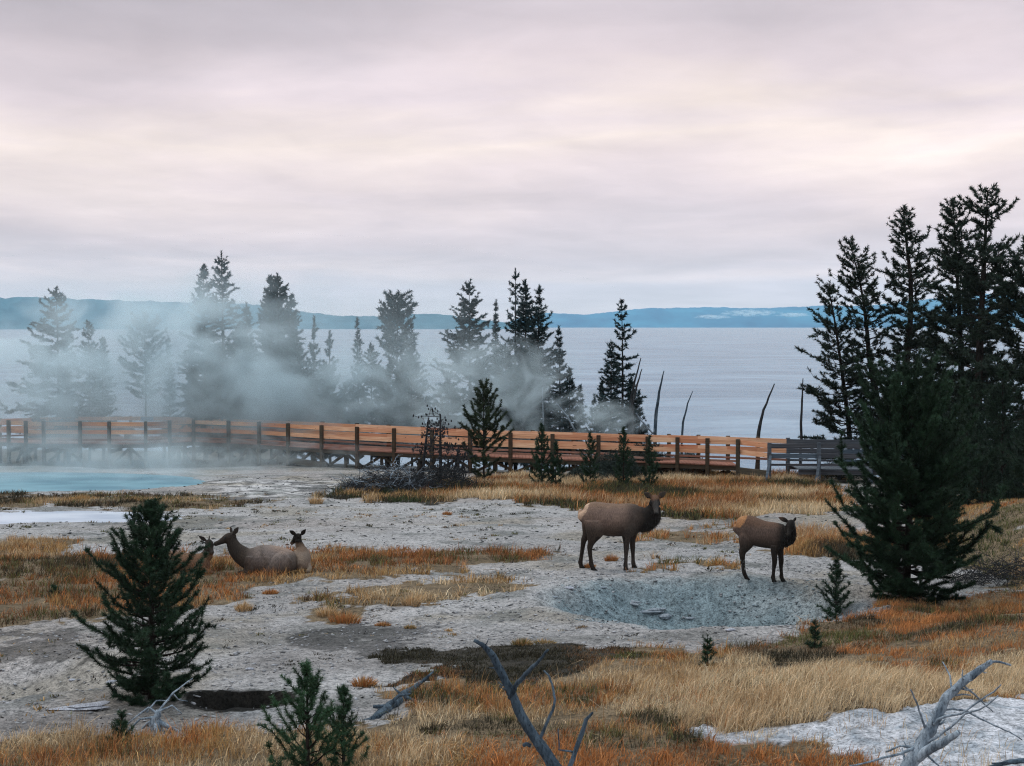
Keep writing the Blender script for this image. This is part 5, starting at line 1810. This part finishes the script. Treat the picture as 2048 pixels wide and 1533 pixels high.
def mane(root, pts, ln, col, n, seed, down=0.8):
    """shaggy hair hanging from the neck; pts are (centre, radius) blobs"""
    rg = np.random.default_rng(seed)
    k = rg.integers(0, len(pts), n)
    c = np.array([p[0] for p in pts])[k]
    r = np.array([p[1] for p in pts])[k]
    u_ = unit(rg.normal(size=(n, 3)))
    u_[:, 2] = -np.abs(u_[:, 2]) * rg.choice([1, 1, -0.6], n)
    A_ = c + unit(u_) * r[:, None] * 0.96
    D_ = unit(u_ * 0.55 + np.array([0, 0, -down]))
    L_ = ln * rg.uniform(0.5, 1.3, n)
    s_ = unit(np.cross(D_, rg.normal(size=(n, 3)))) * 0.006
    V = np.stack([A_ - s_, A_ + s_, A_ + D_ * L_[:, None]], 1).reshape(-1, 3)
    cc = np.array(col)[None] * rg.uniform(0.5, 1.8, (n, 1))
    o = np_mesh('mane', V, np.arange(3 * n).reshape(-1, 3), M_NEEDLE, root, np.repeat(cc, 3, axis=0))
    o.matrix_parent_inverse = Matrix.Identity(4)


def eye(root, c, r=0.017):
    m = MB()
    N, K = 10, 6
    for j in range(1, K):
        ph = math.pi * j / K
        for i in range(N):
            a = 2 * math.pi * i / N
            m.v.append(Vector(c) + Vector((math.sin(ph) * math.cos(a), math.sin(ph) * math.sin(a), math.cos(ph))) * r)
    m.v += [Vector(c) + Vector((0, 0, r)), Vector(c) - Vector((0, 0, r))]
    for j in range(K - 2):
        for i in range(N):
            m.f.append((j * N + i, (j + 1) * N + i, (j + 1) * N + (i + 1) % N, j * N + (i + 1) % N))
    for i in range(N):
        m.f.append((i, (i + 1) % N, (K - 1) * N))
        m.f.append(((K - 2) * N + (i + 1) % N, (K - 2) * N + i, (K - 1) * N + 1))
    o = m.build('eye', M_EYE, root, True)
    o.matrix_parent_inverse = Matrix.Identity(4)


def leg(mb, pts):
    loft(mb, seg([((x, y, z), rw, rl) for (x, y, z, rl, rw) in pts], 4), 14, up=(0, 1, 0) if False else (1, 0, 0))


def legx(mb, pts):
    """stations (x, y, z, fore-aft radius, side radius) joined as a limb whose rings lie level"""
    n = 14
    S = seg([((p[0], p[1], p[2]), p[3], p[4]) for p in pts], 4)
    b = len(mb.v)
    for (c, rx, ry) in S:
        for k in range(n):
            a = 2 * math.pi * k / n
            mb.v.append(Vector((c[0] + math.cos(a) * (rx * 1.12 + .005), c[1] + math.sin(a) * (ry * 1.12 + .005), c[2])))
    m = len(S)
    for i in range(m - 1):
        for k in range(n):
            k2 = (k + 1) % n
            mb.f.append((b + i * n + k2, b + i * n + k, b + (i + 1) * n + k, b + (i + 1) * n + k2))
    mb.f.append(tuple(b + k for k in range(n)))
    mb.f.append(tuple(b + (m - 1) * n + k for k in reversed(range(n))))


BODY = np.array([0.215, 0.142, 0.114])
NECK = np.array([0.020, 0.016, 0.014])
LEG = np.array([0.032, 0.024, 0.020])
RUMP = np.array([0.52, 0.35, 0.25])
RUMP2 = np.array([0.37, 0.18, 0.085])


def mixc(c, target, k):
    return c * (1 - k[:, None]) + target * k[:, None]


# ---- the standing cow
gA = ground(1215, 1139)
A = empty('elk', gA, 'larger standing elk cow with pale rump, turning her dark face to the viewer', 'elk', 'elk')
mb = MB()


def SA(zx, zt, zb, hw, y=0.0):
    X = (zx - 620) / 783
    a, c = (1430 - zt) / 783, (1430 - zb) / 783
    return ((X, y, (a + c) / 2), hw, (a - c) / 2)


st = [SA(185, 480, 560, .05), SA(215, 430, 660, .14), SA(290, 375, 740, .20), SA(400, 345, 800, .235), SA(520, 358, 855, .26), SA(640, 372, 900, .285), SA(760, 382, 905, .285),
      SA(880, 380, 900, .265), SA(980, 378, 898, .235), SA(1070, 395, 880, .20), SA(1130, 440, 840, .16), SA(1180, 500, 790, .12)]
loft(mb, seg(st, 4), 22)
# shoulder mass
loft(mb, seg([((.42, -.12, 1.05), .10, .20), ((.40, -.15, .85), .10, .17), ((.38, -.14, .70), .085, .12)], 3), 14, up=(1, 0, 0))
loft(mb, seg([((.50, .12, 1.05), .10, .20), ((.50, .14, .85), .10, .16), ((.50, .13, .70), .08, .12)], 3), 14, up=(1, 0, 0))
# neck: heavy and maned, rising to the head
loft(mb, seg([((.50, 0, 1.02), .19, .28), ((.66, -.02, 1.03), .165, .26), ((.80, -.05, 1.06), .145, .235), ((.90, -.08, 1.16), .125, .20), ((.935, -.11, 1.30), .095, .14), ((.945, -.11, 1.42), .08, .095)], 4), 18)
loft(mb, seg([((.78, -.04, 1.00), .12, .13), ((.86, -.07, .97), .12, .11), ((.95, -.11, 1.02), .10, .10), ((.985, -.15, 1.12), .085, .09)], 3), 14)
hd = Vector((0.03, -0.72, -0.69)).normalized()
pl = Vector((.945, -.10, 1.46))
d, u, sd_ = head(mb, pl, hd, 0.40, 1.08)
ear(mb, (.885, -.10, 1.475), (.72, -.13, 1.585), .062, .016, (0.3, 1, 0))
ear(mb, (1.01, -.10, 1.475), (1.17, -.13, 1.60), .062, .016, (-0.3, 1, 0))
# legs (x, y, z, fore-aft, side)
legx(mb, [(-.30, .12, 1.02, .20, .12), (-.32, .13, .84, .17, .11), (-.37, .13, .70, .115, .08), (-.455, .13, .60, .065, .05), (-.485, .13, .52, .044, .036), (-.505, .13, .38, .036, .030),
          (-.53, .13, .22, .032, .028), (-.545, .13, .12, .040, .034), (-.53, .13, .06, .036, .032), (-.50, .13, 0.0, .058, .040)])
legx(mb, [(-.26, -.13, 1.02, .20, .12), (-.25, -.15, .84, .18, .115), (-.27, -.15, .70, .135, .09), (-.33, -.15, .57, .070, .055), (-.365, -.15, .48, .050, .040), (-.365, -.15, .36, .037, .032),
          (-.345, -.15, .20, .033, .029), (-.335, -.15, .12, .041, .034), (-.31, -.15, .06, .038, .032), (-.265, -.15, -.01, .062, .040)])
legx(mb, [(.38, -.13, .86, .11, .09), (.375, -.14, .70, .082, .068), (.37, -.14, .56, .052, .046), (.37, -.14, .45, .046, .042), (.365, -.14, .32, .033, .030), (.36, -.14, .18, .030, .027),
          (.355, -.14, .11, .038, .034), (.36, -.14, .06, .036, .032), (.375, -.14, -.01, .056, .040)])
legx(mb, [(.50, .12, .86, .11, .09), (.515, .13, .70, .080, .066), (.515, .13, .56, .052, .046), (.52, .13, .44, .046, .042), (.525, .13, .32, .033, .030), (.53, .13, .18, .030, .027),
          (.535, .13, .11, .038, .034), (.545, .13, .06, .036, .032), (.57, .13, -.01, .058, .040)])
# tail
loft(mb, seg([((-.545, 0, 1.22), .03, .035), ((-.575, 0, 1.17), .026, .03), ((-.582, 0, 1.11), .016, .02)], 2), 8)


def colA(V):
    x, y, z = V[:, 0], V[:, 1], V[:, 2]
    c = np.tile(BODY, (len(V), 1))
    c = mixc(c, np.array([0.20, 0.125, 0.085]), smooth(1.22, 1.34, z) * 0.7)
    c = mixc(c, np.array([0.055, 0.042, 0.032]), smooth(1.12, .78, z) * 0.85)  # darker belly coat, with some underside shade put into the colour
    c = mixc(c, LEG * 1.2, smooth(.95, .72, z) * smooth(.10, .34, np.abs(x + .02)) * 0.8)
    c = mixc(c, LEG, smooth(.66, .50, z))
    c = mixc(c, np.array([0.05, 0.04, 0.035]), smooth(.22, .55, x + 0.2 * (1.2 - z)) * 0.75)
    c = mixc(c, NECK, smooth(.52, .80, x))
    # face: brown brow, darker muzzle
    face = (z > 1.36) & (x > .84)
    c = mixc(c, np.array([0.13, 0.07, 0.045]), smooth(1.42, 1.48, z) * (x > .84) * (x < 1.05))
    c = mixc(c, np.array([0.085, 0.075, 0.07]), smooth(-.22, -.30, y) * smooth(1.16, 1.24, z) * (x > .8) * 0.8)
    c = mixc(c, np.array([0.008, 0.008, 0.008]), smooth(-.365, -.385, y) * (x > .8))
    c = mixc(c, np.array([0.11, 0.085, 0.07]), ((np.abs(x - .945) > .09) & (z > 1.49)) * 0.55)
    ed = x + 0.55 * (1.4 - z)
    c = mixc(c, RUMP, smooth(-.325, -.345, ed) * smooth(.98, 1.04, z))
    c = mixc(c, NECK * 1.3, smooth(-.335, -.35, ed) * smooth(1.03, .97, z) * smooth(.80, .9, z) * 0.6)
    c = mixc(c, np.array([0.02, 0.018, 0.016]), smooth(.05, .03, z))
    c = mixc(c, NECK, smooth(.72, .69, z) * (np.abs(x - .03) < .30) * 0.8)
    return c


finish(mb, A, colA)
for s_ in (-1, 1):
    q = pl + hd * 0.13 + Vector((1, 0, 0)) * (s_ * 0.080) + u * 0.035
    eye(A, q, 0.014)

mane(A, [((.72, -.02, .92), .15), ((.80, -.05, .96), .15), ((.88, -.08, 1.0), .13), ((.94, -.11, 1.08), .11), ((.92, -.12, 1.2), .10)], 0.075, NECK, 2600, 4)

# ---- the younger standing elk
gB = ground(1522, 1161)
B = empty('elk', gB, 'smaller standing elk with an orange-brown rump, dark head turned down and back', 'elk', 'elk')
mb = MB()
SH = -0.38        # the body is turned with its chest towards the viewer


def SB(zx, zt, zb, hw):
    X = (zx - 750) / 930
    a, c = (1345 - zt) / 930, (1345 - zb) / 930
    return ((X, SH * X, (a + c) / 2), hw, (a - c) / 2)


st = [SB(305, 350, 430, .04), SB(330, 295, 520, .11), SB(400, 225, 600, .16), SB(500, 195, 668, .19), SB(600, 222, 715, .205), SB(720, 268, 752, .215), SB(830, 292, 765, .21),
      SB(930, 300, 775, .19), SB(1020, 315, 785, .17), SB(1100, 350, 770, .14), SB(1170, 420, 740, .11)]
loft(mb, seg(st, 4), 22)


def b3(zx, zz, y=0.0):
    X = (zx - 750) / 930
    return (X, SH * X + y, (1345 - zz) / 930)


loft(mb, seg([(b3(980, 540), .15, .22), (b3(1100, 530), .14, .22), (b3(1185, 510), .12, .20), (b3(1215, 420, -.04), .11, .145), (b3(1225, 330, -.07), .085, .10)], 4), 18)
loft(mb, seg([(b3(1130, 600), .10, .14), (b3(1200, 580, -.03), .10, .12), (b3(1235, 520, -.05), .085, .10)], 3), 14)
hdB = Vector((-0.30, -0.72, -0.50)).normalized()
plB = Vector(b3(1232, 300, -.06))
d, u, sdB = head(mb, plB, hdB, 0.345, 0.95)
ear(mb, tuple(plB + Vector((-.06, -.01, .035))), tuple(plB + Vector((-.245, .02, .115))), .045, .013, (0.2, 1, -.3))
ear(mb, tuple(plB + Vector((.05, .01, .04))), tuple(plB + Vector((.095, .02, .115))), .035, .014, (0.9, 0.5, 0))
for dy, dx in ((-.09, 0.0), (.10, .02)):
    legx(mb, [(x_, y_, z_, rl, rw) for (x_, y_, z_), rl, rw in [
        ((-.25 + dx, .10 + dy, .98), .12, .08), ((-.265 + dx, .10 + dy, .82), .135, .09), ((-.275 + dx, .10 + dy, .68), .115, .085), ((-.30 + dx, .10 + dy, .60), .085, .07), ((-.345 + dx, .10 + dy, .53), .058, .045),
        ((-.355 + dx, .10 + dy, .47), .044, .036), ((-.345 + dx, .10 + dy, .34), .032, .028), ((-.325 + dx, .10 + dy, .18), .029, .026), ((-.31 + dx, .10 + dy, .11), .035, .030),
        ((-.285 + dx, .10 + dy, .06), .032, .028), ((-.25 + dx, .10 + dy, .012), .048, .034)]])
for pts_, y0 in (([(975, 700, .085), (958, 800, .062), (955, 900, .045), (960, 990, .042), (948, 1110, .028), (940, 1210, .026), (935, 1270, .034), (945, 1310, .032), (960, 1352, .046)], -.09),
                 ([(1060, 700, .085), (1072, 800, .058), (1085, 900, .043), (1092, 990, .041), (1090, 1110, .028), (1098, 1210, .026), (1098, 1268, .034), (1112, 1305, .032), (1135, 1352, .046)], .07)):
    legx(mb, [(*b3(a_, b__, y0), r_, r_ * 0.85) for a_, b__, r_ in pts_])
loft(mb, seg([(b3(322, 330), .022, .03), (b3(304, 370), .02, .025), (b3(300, 400), .014, .016)], 2), 8)


def colB(V):
    x, y, z = V[:, 0], V[:, 1], V[:, 2]
    c = np.tile(BODY * 0.62, (len(V), 1))
    c = mixc(c, np.array([0.12, 0.065, 0.042]), smooth(1.0, 1.10, z) * 0.6)
    c = mixc(c, LEG * 1.1, smooth(.95, .60, z))
    c = mixc(c, LEG * 0.8, smooth(.50, .40, z))
    c = mixc(c, NECK * 1.5, smooth(.20, .38, x + 0.15 * (1 - z)) * smooth(.55, .7, z))
    c = mixc(c, NECK * 0.85, smooth(.34, .46, x) * smooth(.60, .7, z))
    ed = x + 0.75 * (1.2 - z)
    c = mixc(c, RUMP2, smooth(-.262, -.285, ed) * smooth(.98, 1.03, z))
    c = mixc(c, np.array([0.02, 0.018, 0.016]), smooth(.05, .03, z))
    c = mixc(c, np.array([0.30, 0.29, 0.27]), ((x < -.25) & (z > .20) & (z < .40) & (fbm(x * 60, z * 18, 4, 2) > .56)) * 0.7)
    return c


finish(mb, B, colB, 0.010)
for s_ in (-1, 1):
    eye(B, plB + hdB * 0.12 + sdB * (s_ * 0.078) + u * 0.03, 0.015)

mane(B, [(b3(1130, 600, -.03), .12), (b3(1190, 560, -.05), .11), (b3(1220, 480, -.07), .10)], 0.05, NECK, 1300, 5)

# ---- resting cow
gC = ground(500, 1149)
Cc = empty('elk', gC, 'resting elk cow with a long neck, nosing the elk at her left', 'elk', 'elk')
mb = MB()


def c3(zx, zz, y=0.0):
    return ((zx - 1000) / 731, y, (870 - zz) / 731)


def SC(zx, zt, zb, hw, y=0.0):
    a, c = c3(0, zt)[2], c3(0, zb)[2]
    return (((zx - 1000) / 731, y, (a + c) / 2), hw, (a - c) / 2)


st = [SC(1655, 640, 800, .09, .05), SC(1630, 575, 860, .19, .04), SC(1560, 520, 885, .27, .02), SC(1450, 478, 890, .31), SC(1330, 452, 885, .31), SC(1220, 440, 875, .29), SC(1130, 455, 860, .25),
      SC(1050, 478, 840, .21), SC(960, 500, 800, .17), SC(880, 530, 760, .12)]
loft(mb, seg(st, 4), 22)
# hip and thigh bulge towards the viewer
loft(mb, seg([(c3(1560, 600, -.17), .12, .17), (c3(1450, 700, -.24), .13, .20), (c3(1330, 790, -.26), .09, .12), (c3(1250, 840, -.25), .05, .05)], 4), 16)
loft(mb, seg([(c3(1500, 850, -.27), .04, .04), (c3(1380, 862, -.30), .035, .035), (c3(1290, 862, -.30), .03, .03)], 3), 12)
loft(mb, seg([(c3(1040, 620, -.10), .10, .18), (c3(1020, 740, -.14), .09, .14), (c3(960, 820, -.14), .05, .06)], 4), 16)
# folded foreleg
loft(mb, seg([(c3(980, 820, -.16), .05, .05), (c3(880, 830, -.18), .04, .045), (c3(860, 850, -.18), .035, .035), (c3(960, 862, -.20), .03, .03), (c3(1080, 866, -.2), .03, .028)], 4), 12)
# neck
loft(mb, seg([(c3(960, 640), .16, .20), (c3(880, 590), .135, .185), (c3(800, 510), .11, .155), (c3(755, 430), .095, .125), (c3(735, 360), .085, .105), (c3(735, 330), .078, .085)], 4), 18)
plC = Vector(c3(758, 318))
hdC = (Vector(c3(478, 412)) - plC).normalized()
d, u, sdC = head(mb, plC, hdC, 0.405, 1.02)
ear(mb, tuple(plC + Vector((.02, -.05, .05))), c3(850, 172, -.08), .050, .015, (0.1, -1, 0.1))
ear(mb, tuple(plC + Vector((-.03, .05, .05))), c3(703, 186, .12), .045, .014, (0.6, 1, 0.2))


def colC(V):
    x, y, z = V[:, 0], V[:, 1], V[:, 2]
    c = np.tile(np.array([0.200, 0.158, 0.142]), (len(V), 1))
    c = mixc(c, np.array([0.09, 0.068, 0.056]), smooth(.42, .12, z) * 0.75)  # darker belly, deepened as body shading in the coat colour
    c = mixc(c, np.array([0.10, 0.078, 0.066]), np.exp(-((x - .36 + .5 * (z - .3)) / .05) ** 2) * 0.55)  # dark line painted into the coat to shade the crease before the haunch
    c = mixc(c, np.array([0.07, 0.052, 0.042]), smooth(.78, .86, x) * 0.6)
    c = mixc(c, np.array([0.30, 0.20, 0.15]), smooth(.5, .6, z + x * 0.12) * smooth(.3, .6, x) * 0.6)
    c = mixc(c, np.array([0.06, 0.045, 0.036]), smooth(.22, -.14, x + 0.15 * (.3 - z)))
    c = mixc(c, NECK * 1.8, smooth(-.08, -.32, x))
    c = mixc(c, NECK, smooth(.12, .07, z) * smooth(.50, .35, x) * 0.9)
    c = mixc(c, np.array([0.045, 0.034, 0.028]), smooth(-.33, -.45, x) * smooth(.62, .68, z))
    c = mixc(c, np.array([0.03, 0.024, 0.02]), smooth(-.66, -.69, x))
    return c


finish(mb, Cc, colC)
for s_ in (-1, 1):
    eye(Cc, plC + hdC * 0.14 + sdC * (s_ * 0.084) + u * 0.035)

# ---- calf resting behind her, seen from behind
Dd = empty('elk_calf', gC + Vector((.98, .30, 0.01)), 'resting elk calf with its back to the viewer, right behind the resting cow', 'elk', 'elk')
mb = MB()
loft(mb, seg([((0.02, -.32, .12), .09, .11), ((.02, -.20, .18), .16, .18), ((0, 0, .22), .185, .22), ((-.02, .22, .24), .17, .23), ((-.05, .42, .25), .13, .21), ((-.08, .52, .26), .08, .14)], 4), 20)
loft(mb, seg([((-.04, .28, .30), .12, .15), ((-.07, .33, .42), .10, .12), ((-.10, .33, .52), .075, .09), ((-.11, .30, .60), .065, .072)], 4), 16, up=(0, 1, 0))
plD = Vector((-.10, .32, .655))
hdD = Vector((-.62, .42, -.48)).normalized()
d, u, sdD = head(mb, plD, hdD, 0.27, 0.86)
ear(mb, tuple(plD + Vector((-.055, -.02, .03))), tuple(plD + Vector((-.185, -.04, .13))), .045, .013, (0.3, 1, 0))
ear(mb, tuple(plD + Vector((.05, -.02, .03))), tuple(plD + Vector((.15, -.04, .155))), .045, .013, (-0.3, 1, 0))
loft(mb, seg([((.15, -.1, .12), .06, .10), ((.19, -.25, .08), .05, .07), ((.16, -.36, .05), .035, .04)], 3), 12)


def colD(V):
    x, y, z = V[:, 0], V[:, 1], V[:, 2]
    c = np.tile(np.array([0.19, 0.14, 0.11]), (len(V), 1))
    c = mixc(c, np.array([0.34, 0.26, 0.19]), smooth(.15, .05, z) * 0.6)
    c = mixc(c, np.array([0.13, 0.085, 0.06]), smooth(.38, .44, z))
    c = mixc(c, NECK * 0.9, smooth(.50, .56, z))
    return c


finish(mb, Dd, colD, 0.010)
eye(Dd, plD + hdD * 0.10 - sdD * 0.070 + u * 0.02, 0.013)
eye(Dd, plD + hdD * 0.10 + sdD * 0.070 + u * 0.02, 0.013)

# ---- elk half hidden by the young pine, being nosed
Ee = empty('elk_calf', gC + Vector((-.86, .02, 0.01)), 'resting elk calf half hidden by the dark full young pine, nosed by the cow', 'elk', 'elk')
mb = MB()
loft(mb, seg([((-1.10, .30, .10), .10, .10), ((-.98, .26, .17), .18, .17), ((-.75, .2, .205), .22, .205), ((-.5, .12, .20), .21, .205), ((-.25, .05, .19), .17, .20), ((-.08, .0, .22), .13, .19), ((.03, -.02, .24), .09, .14)], 4), 20)
loft(mb, seg([((-.10, .0, .26), .10, .14), ((0, 0, .36), .085, .12), ((.04, 0, .47), .07, .095), ((.03, 0, .56), .065, .08)], 4), 16)
plE = Vector((.035, .02, .625))
hdE = Vector((.40, -.50, -.62)).normalized()
d, u, sdE = head(mb, plE, hdE, 0.27, 0.90)
ear(mb, tuple(plE + Vector((-.05, -.0, .03))), tuple(plE + Vector((-.20, .02, .12))), .042, .013, (0.3, 1, 0))
ear(mb, tuple(plE + Vector((.0, .045, .04))), tuple(plE + Vector((.005, .06, .125))), .032, .013, (1, .3, 0))
loft(mb, seg([((-.05, -.12, .10), .05, .06), ((.08, -.16, .06), .04, .045), ((.16, -.16, .03), .03, .03)], 3), 12)


def colE(V):
    x, y, z = V[:, 0], V[:, 1], V[:, 2]
    c = np.tile(np.array([0.18, 0.10, 0.062]), (len(V), 1))
    c = mixc(c, NECK * 2.6, smooth(.38, .46, z))
    c = mixc(c, NECK * 1.4, smooth(.50, .58, z))
    return c


finish(mb, Ee, colE, 0.010)
eye(Ee, plE + hdE * 0.10 - sdE * 0.072 + u * 0.02, 0.013)
eye(Ee, plE + hdE * 0.10 + sdE * 0.072 + u * 0.02, 0.013)

# ================================================================== STEAM AND HAZE
def steam_cloud(name, c, size, dens, sc, seed, label, thr=(0.36, 0.60), col=(0.86, 0.96, 1.0), shear=0.0, soft=0.85):
    """a soft-edged, uneven body of steam in a closed ellipsoid"""
    m = bpy.data.materials.new('steam')
    m.use_nodes = True
    t = NT(m.node_tree)
    tc_ = t.n('ShaderNodeTexCoord')
    ob = tc_.outputs['Object']                 # unit sphere coordinates
    geo = t.n('ShaderNodeNewGeometry').outputs['Position']
    ln = t.n('ShaderNodeVectorMath', operation='LENGTH', ins={0: ob}).outputs['Value']
    wp = t.mapping(geo, (1.0 / sc[0], 1.0 / sc[1], 1.0 / sc[2]), (seed * 3.7, seed * 1.3, 0))
    n = t.noise(wp, 1.0, 5.0, 0.58, 0.9)
    fall = t.math('SUBTRACT', 1.0, ln, clamp=True)
    # noise eats into the edge of the cloud
    k = t.math('SUBTRACT', n, t.math('MULTIPLY', t.math('MULTIPLY', ln, ln), 0.22))
    mr = t.n('ShaderNodeMapRange', interpolation_type='SMOOTHSTEP',
             ins={'Value': k, 'From Min': thr[0], 'From Max': thr[1], 'To Min': 0.0, 'To Max': 1.0}).outputs[0]
    edge = t.n('ShaderNodeMapRange', interpolation_type='SMOOTHSTEP', ins={'Value': fall, 'From Min': 0.0, 'From Max': 0.55}).outputs[0]
    d = t.math('MULTIPLY', t.math('MULTIPLY', mr, edge), dens)
    pv = t.n('ShaderNodeVolumePrincipled', ins={'Color': col + (1.0,), 'Density': d, 'Anisotropy': 0.15})
    t.n('ShaderNodeOutputMaterial', ins={'Volume': pv.outputs[0]})
    # closed ellipsoid
    mb = MB()
    N, K = 20, 10
    for j in range(1, K):
        ph = math.pi * j / K
        for i in range(N):
            a = 2 * math.pi * i / N
            mb.v.append(Vector((math.sin(ph) * math.cos(a), math.sin(ph) * math.sin(a), math.cos(ph))))
    top, bot = len(mb.v), len(mb.v) + 1
    mb.v += [Vector((0, 0, 1)), Vector((0, 0, -1))]
    for j in range(K - 2):
        for i in range(N):
            i2 = (i + 1) % N
            mb.f.append((j * N + i, (j + 1) * N + i, (j + 1) * N + i2, j * N + i2))
    for i in range(N):
        i2 = (i + 1) % N
        mb.f.append((i, i2, top))
        mb.f.append(((K - 2) * N + i2, (K - 2) * N + i, bot))
    o = mb.build(name, m)
    o.location = c
    o.scale = size
    return tag(o, label, 'steam', None, 'stuff')


# centre from a pixel, depth; size in metres
def S(x, y, Y):
    p = at(x, y, Y)
    return (p.x, p.y, p.z)


steam_cloud('steam', S(300, 745, 69.5), (10.5, 3.2, 5.6), 0.80, (3.6, 3.0, 3.0), 1, 'thick white steam hanging before the left trees')
steam_cloud('steam', S(30, 770, 69.0), (6.5, 3.0, 4.6), 0.60, (3.0, 2.6, 2.4), 2, 'pale steam over the lake at the left edge')
steam_cloud('steam', S(560, 790, 69.8), (8.4, 2.6, 3.9), 0.60, (3.0, 2.6, 2.2), 3, 'rolling steam below the twin-topped spruces')
steam_cloud('steam', S(800, 780, 69.0), (5.6, 2.4, 4.0), 0.52, (2.6, 2.4, 2.2), 4, 'rolling steam below the round-headed pine')
steam_cloud('steam', S(985, 785, 66.6), (6.4, 2.2, 3.3), 0.65, (2.4, 2.0, 1.9), 5, 'steam drifting across the foot of the feathery spruce')
steam_cloud('steam', S(1205, 845, 65.6), (3.4, 1.6, 1.5), 0.60, (1.4, 1.4, 0.9), 6, 'low steam at the foot of the open tiered spruce')
steam_cloud('steam', S(430, 620, 72.5), (4.2, 2.4, 3.6), 0.25, (1.8, 1.8, 1.8), 7, 'thin steam veiling the crown of the tallest left tree')
steam_cloud('steam', S(190, 925, 60.0), (9.5, 6.0, 2.0), 0.20, (2.6, 2.2, 1.5), 8, 'thin steam blowing off the turquoise spring')
steam_cloud('steam', S(540, 915, 62.5), (6.5, 2.0, 1.3), 0.18, (1.5, 1.5, 0.8), 9, 'wisps of steam drifting under the middle of the boardwalk')
steam_cloud('steam', S(520, 735, 70.8), (21.5, 2.2, 6.6), 0.17, (4.0, 3.0, 3.0), 12, 'broad faint veil of steam over the whole left half of the shore', thr=(0.20, 0.60))
for x, y, sx_, sz_, lab in ((1500, 626, 210, 26, 'longest white scrap of cloud on the shoulder of the blue mountain'), (1425, 634, 130, 16, 'small scrap of cloud low on the left of the blue mountain'),
                            (1585, 630, 120, 16, 'faint scrap of cloud right of the longest one on the blue mountain')):
    p = at(x, y, 7300)
    o = steam_cloud('low_cloud', (p.x, p.y, p.z), (sx_, 60, sz_), 0.03, (34, 40, 9), 31 + sx_ % 7, lab, thr=(0.38, 0.56))

# the air: one closed box of even haze round the whole scene, below the sky
hz = bpy.data.materials.new('haze')
hz.use_nodes = True
t = NT(hz.node_tree)
pv = t.n('ShaderNodeVolumePrincipled', ins={'Color': (0.70, 0.90, 1.0, 1.0), 'Density': HAZE_D, 'Anisotropy': 0.0})
t.n('ShaderNodeOutputMaterial', ins={'Volume': pv.outputs[0]})
b_ = MB()
E = 11500.0
b_.v = [Vector((x, y, z)) for z in (-12.0, 330.0) for x, y in ((-E, -E), (E, -E), (E, E), (-E, E))]
b_.f = [(3, 2, 1, 0), (4, 5, 6, 7), (0, 1, 5, 4), (1, 2, 6, 5), (2, 3, 7, 6), (3, 0, 4, 7)]
tag(b_.build('haze', hz), 'thin blue air between the camera and the far shore', 'haze', None, 'stuff')
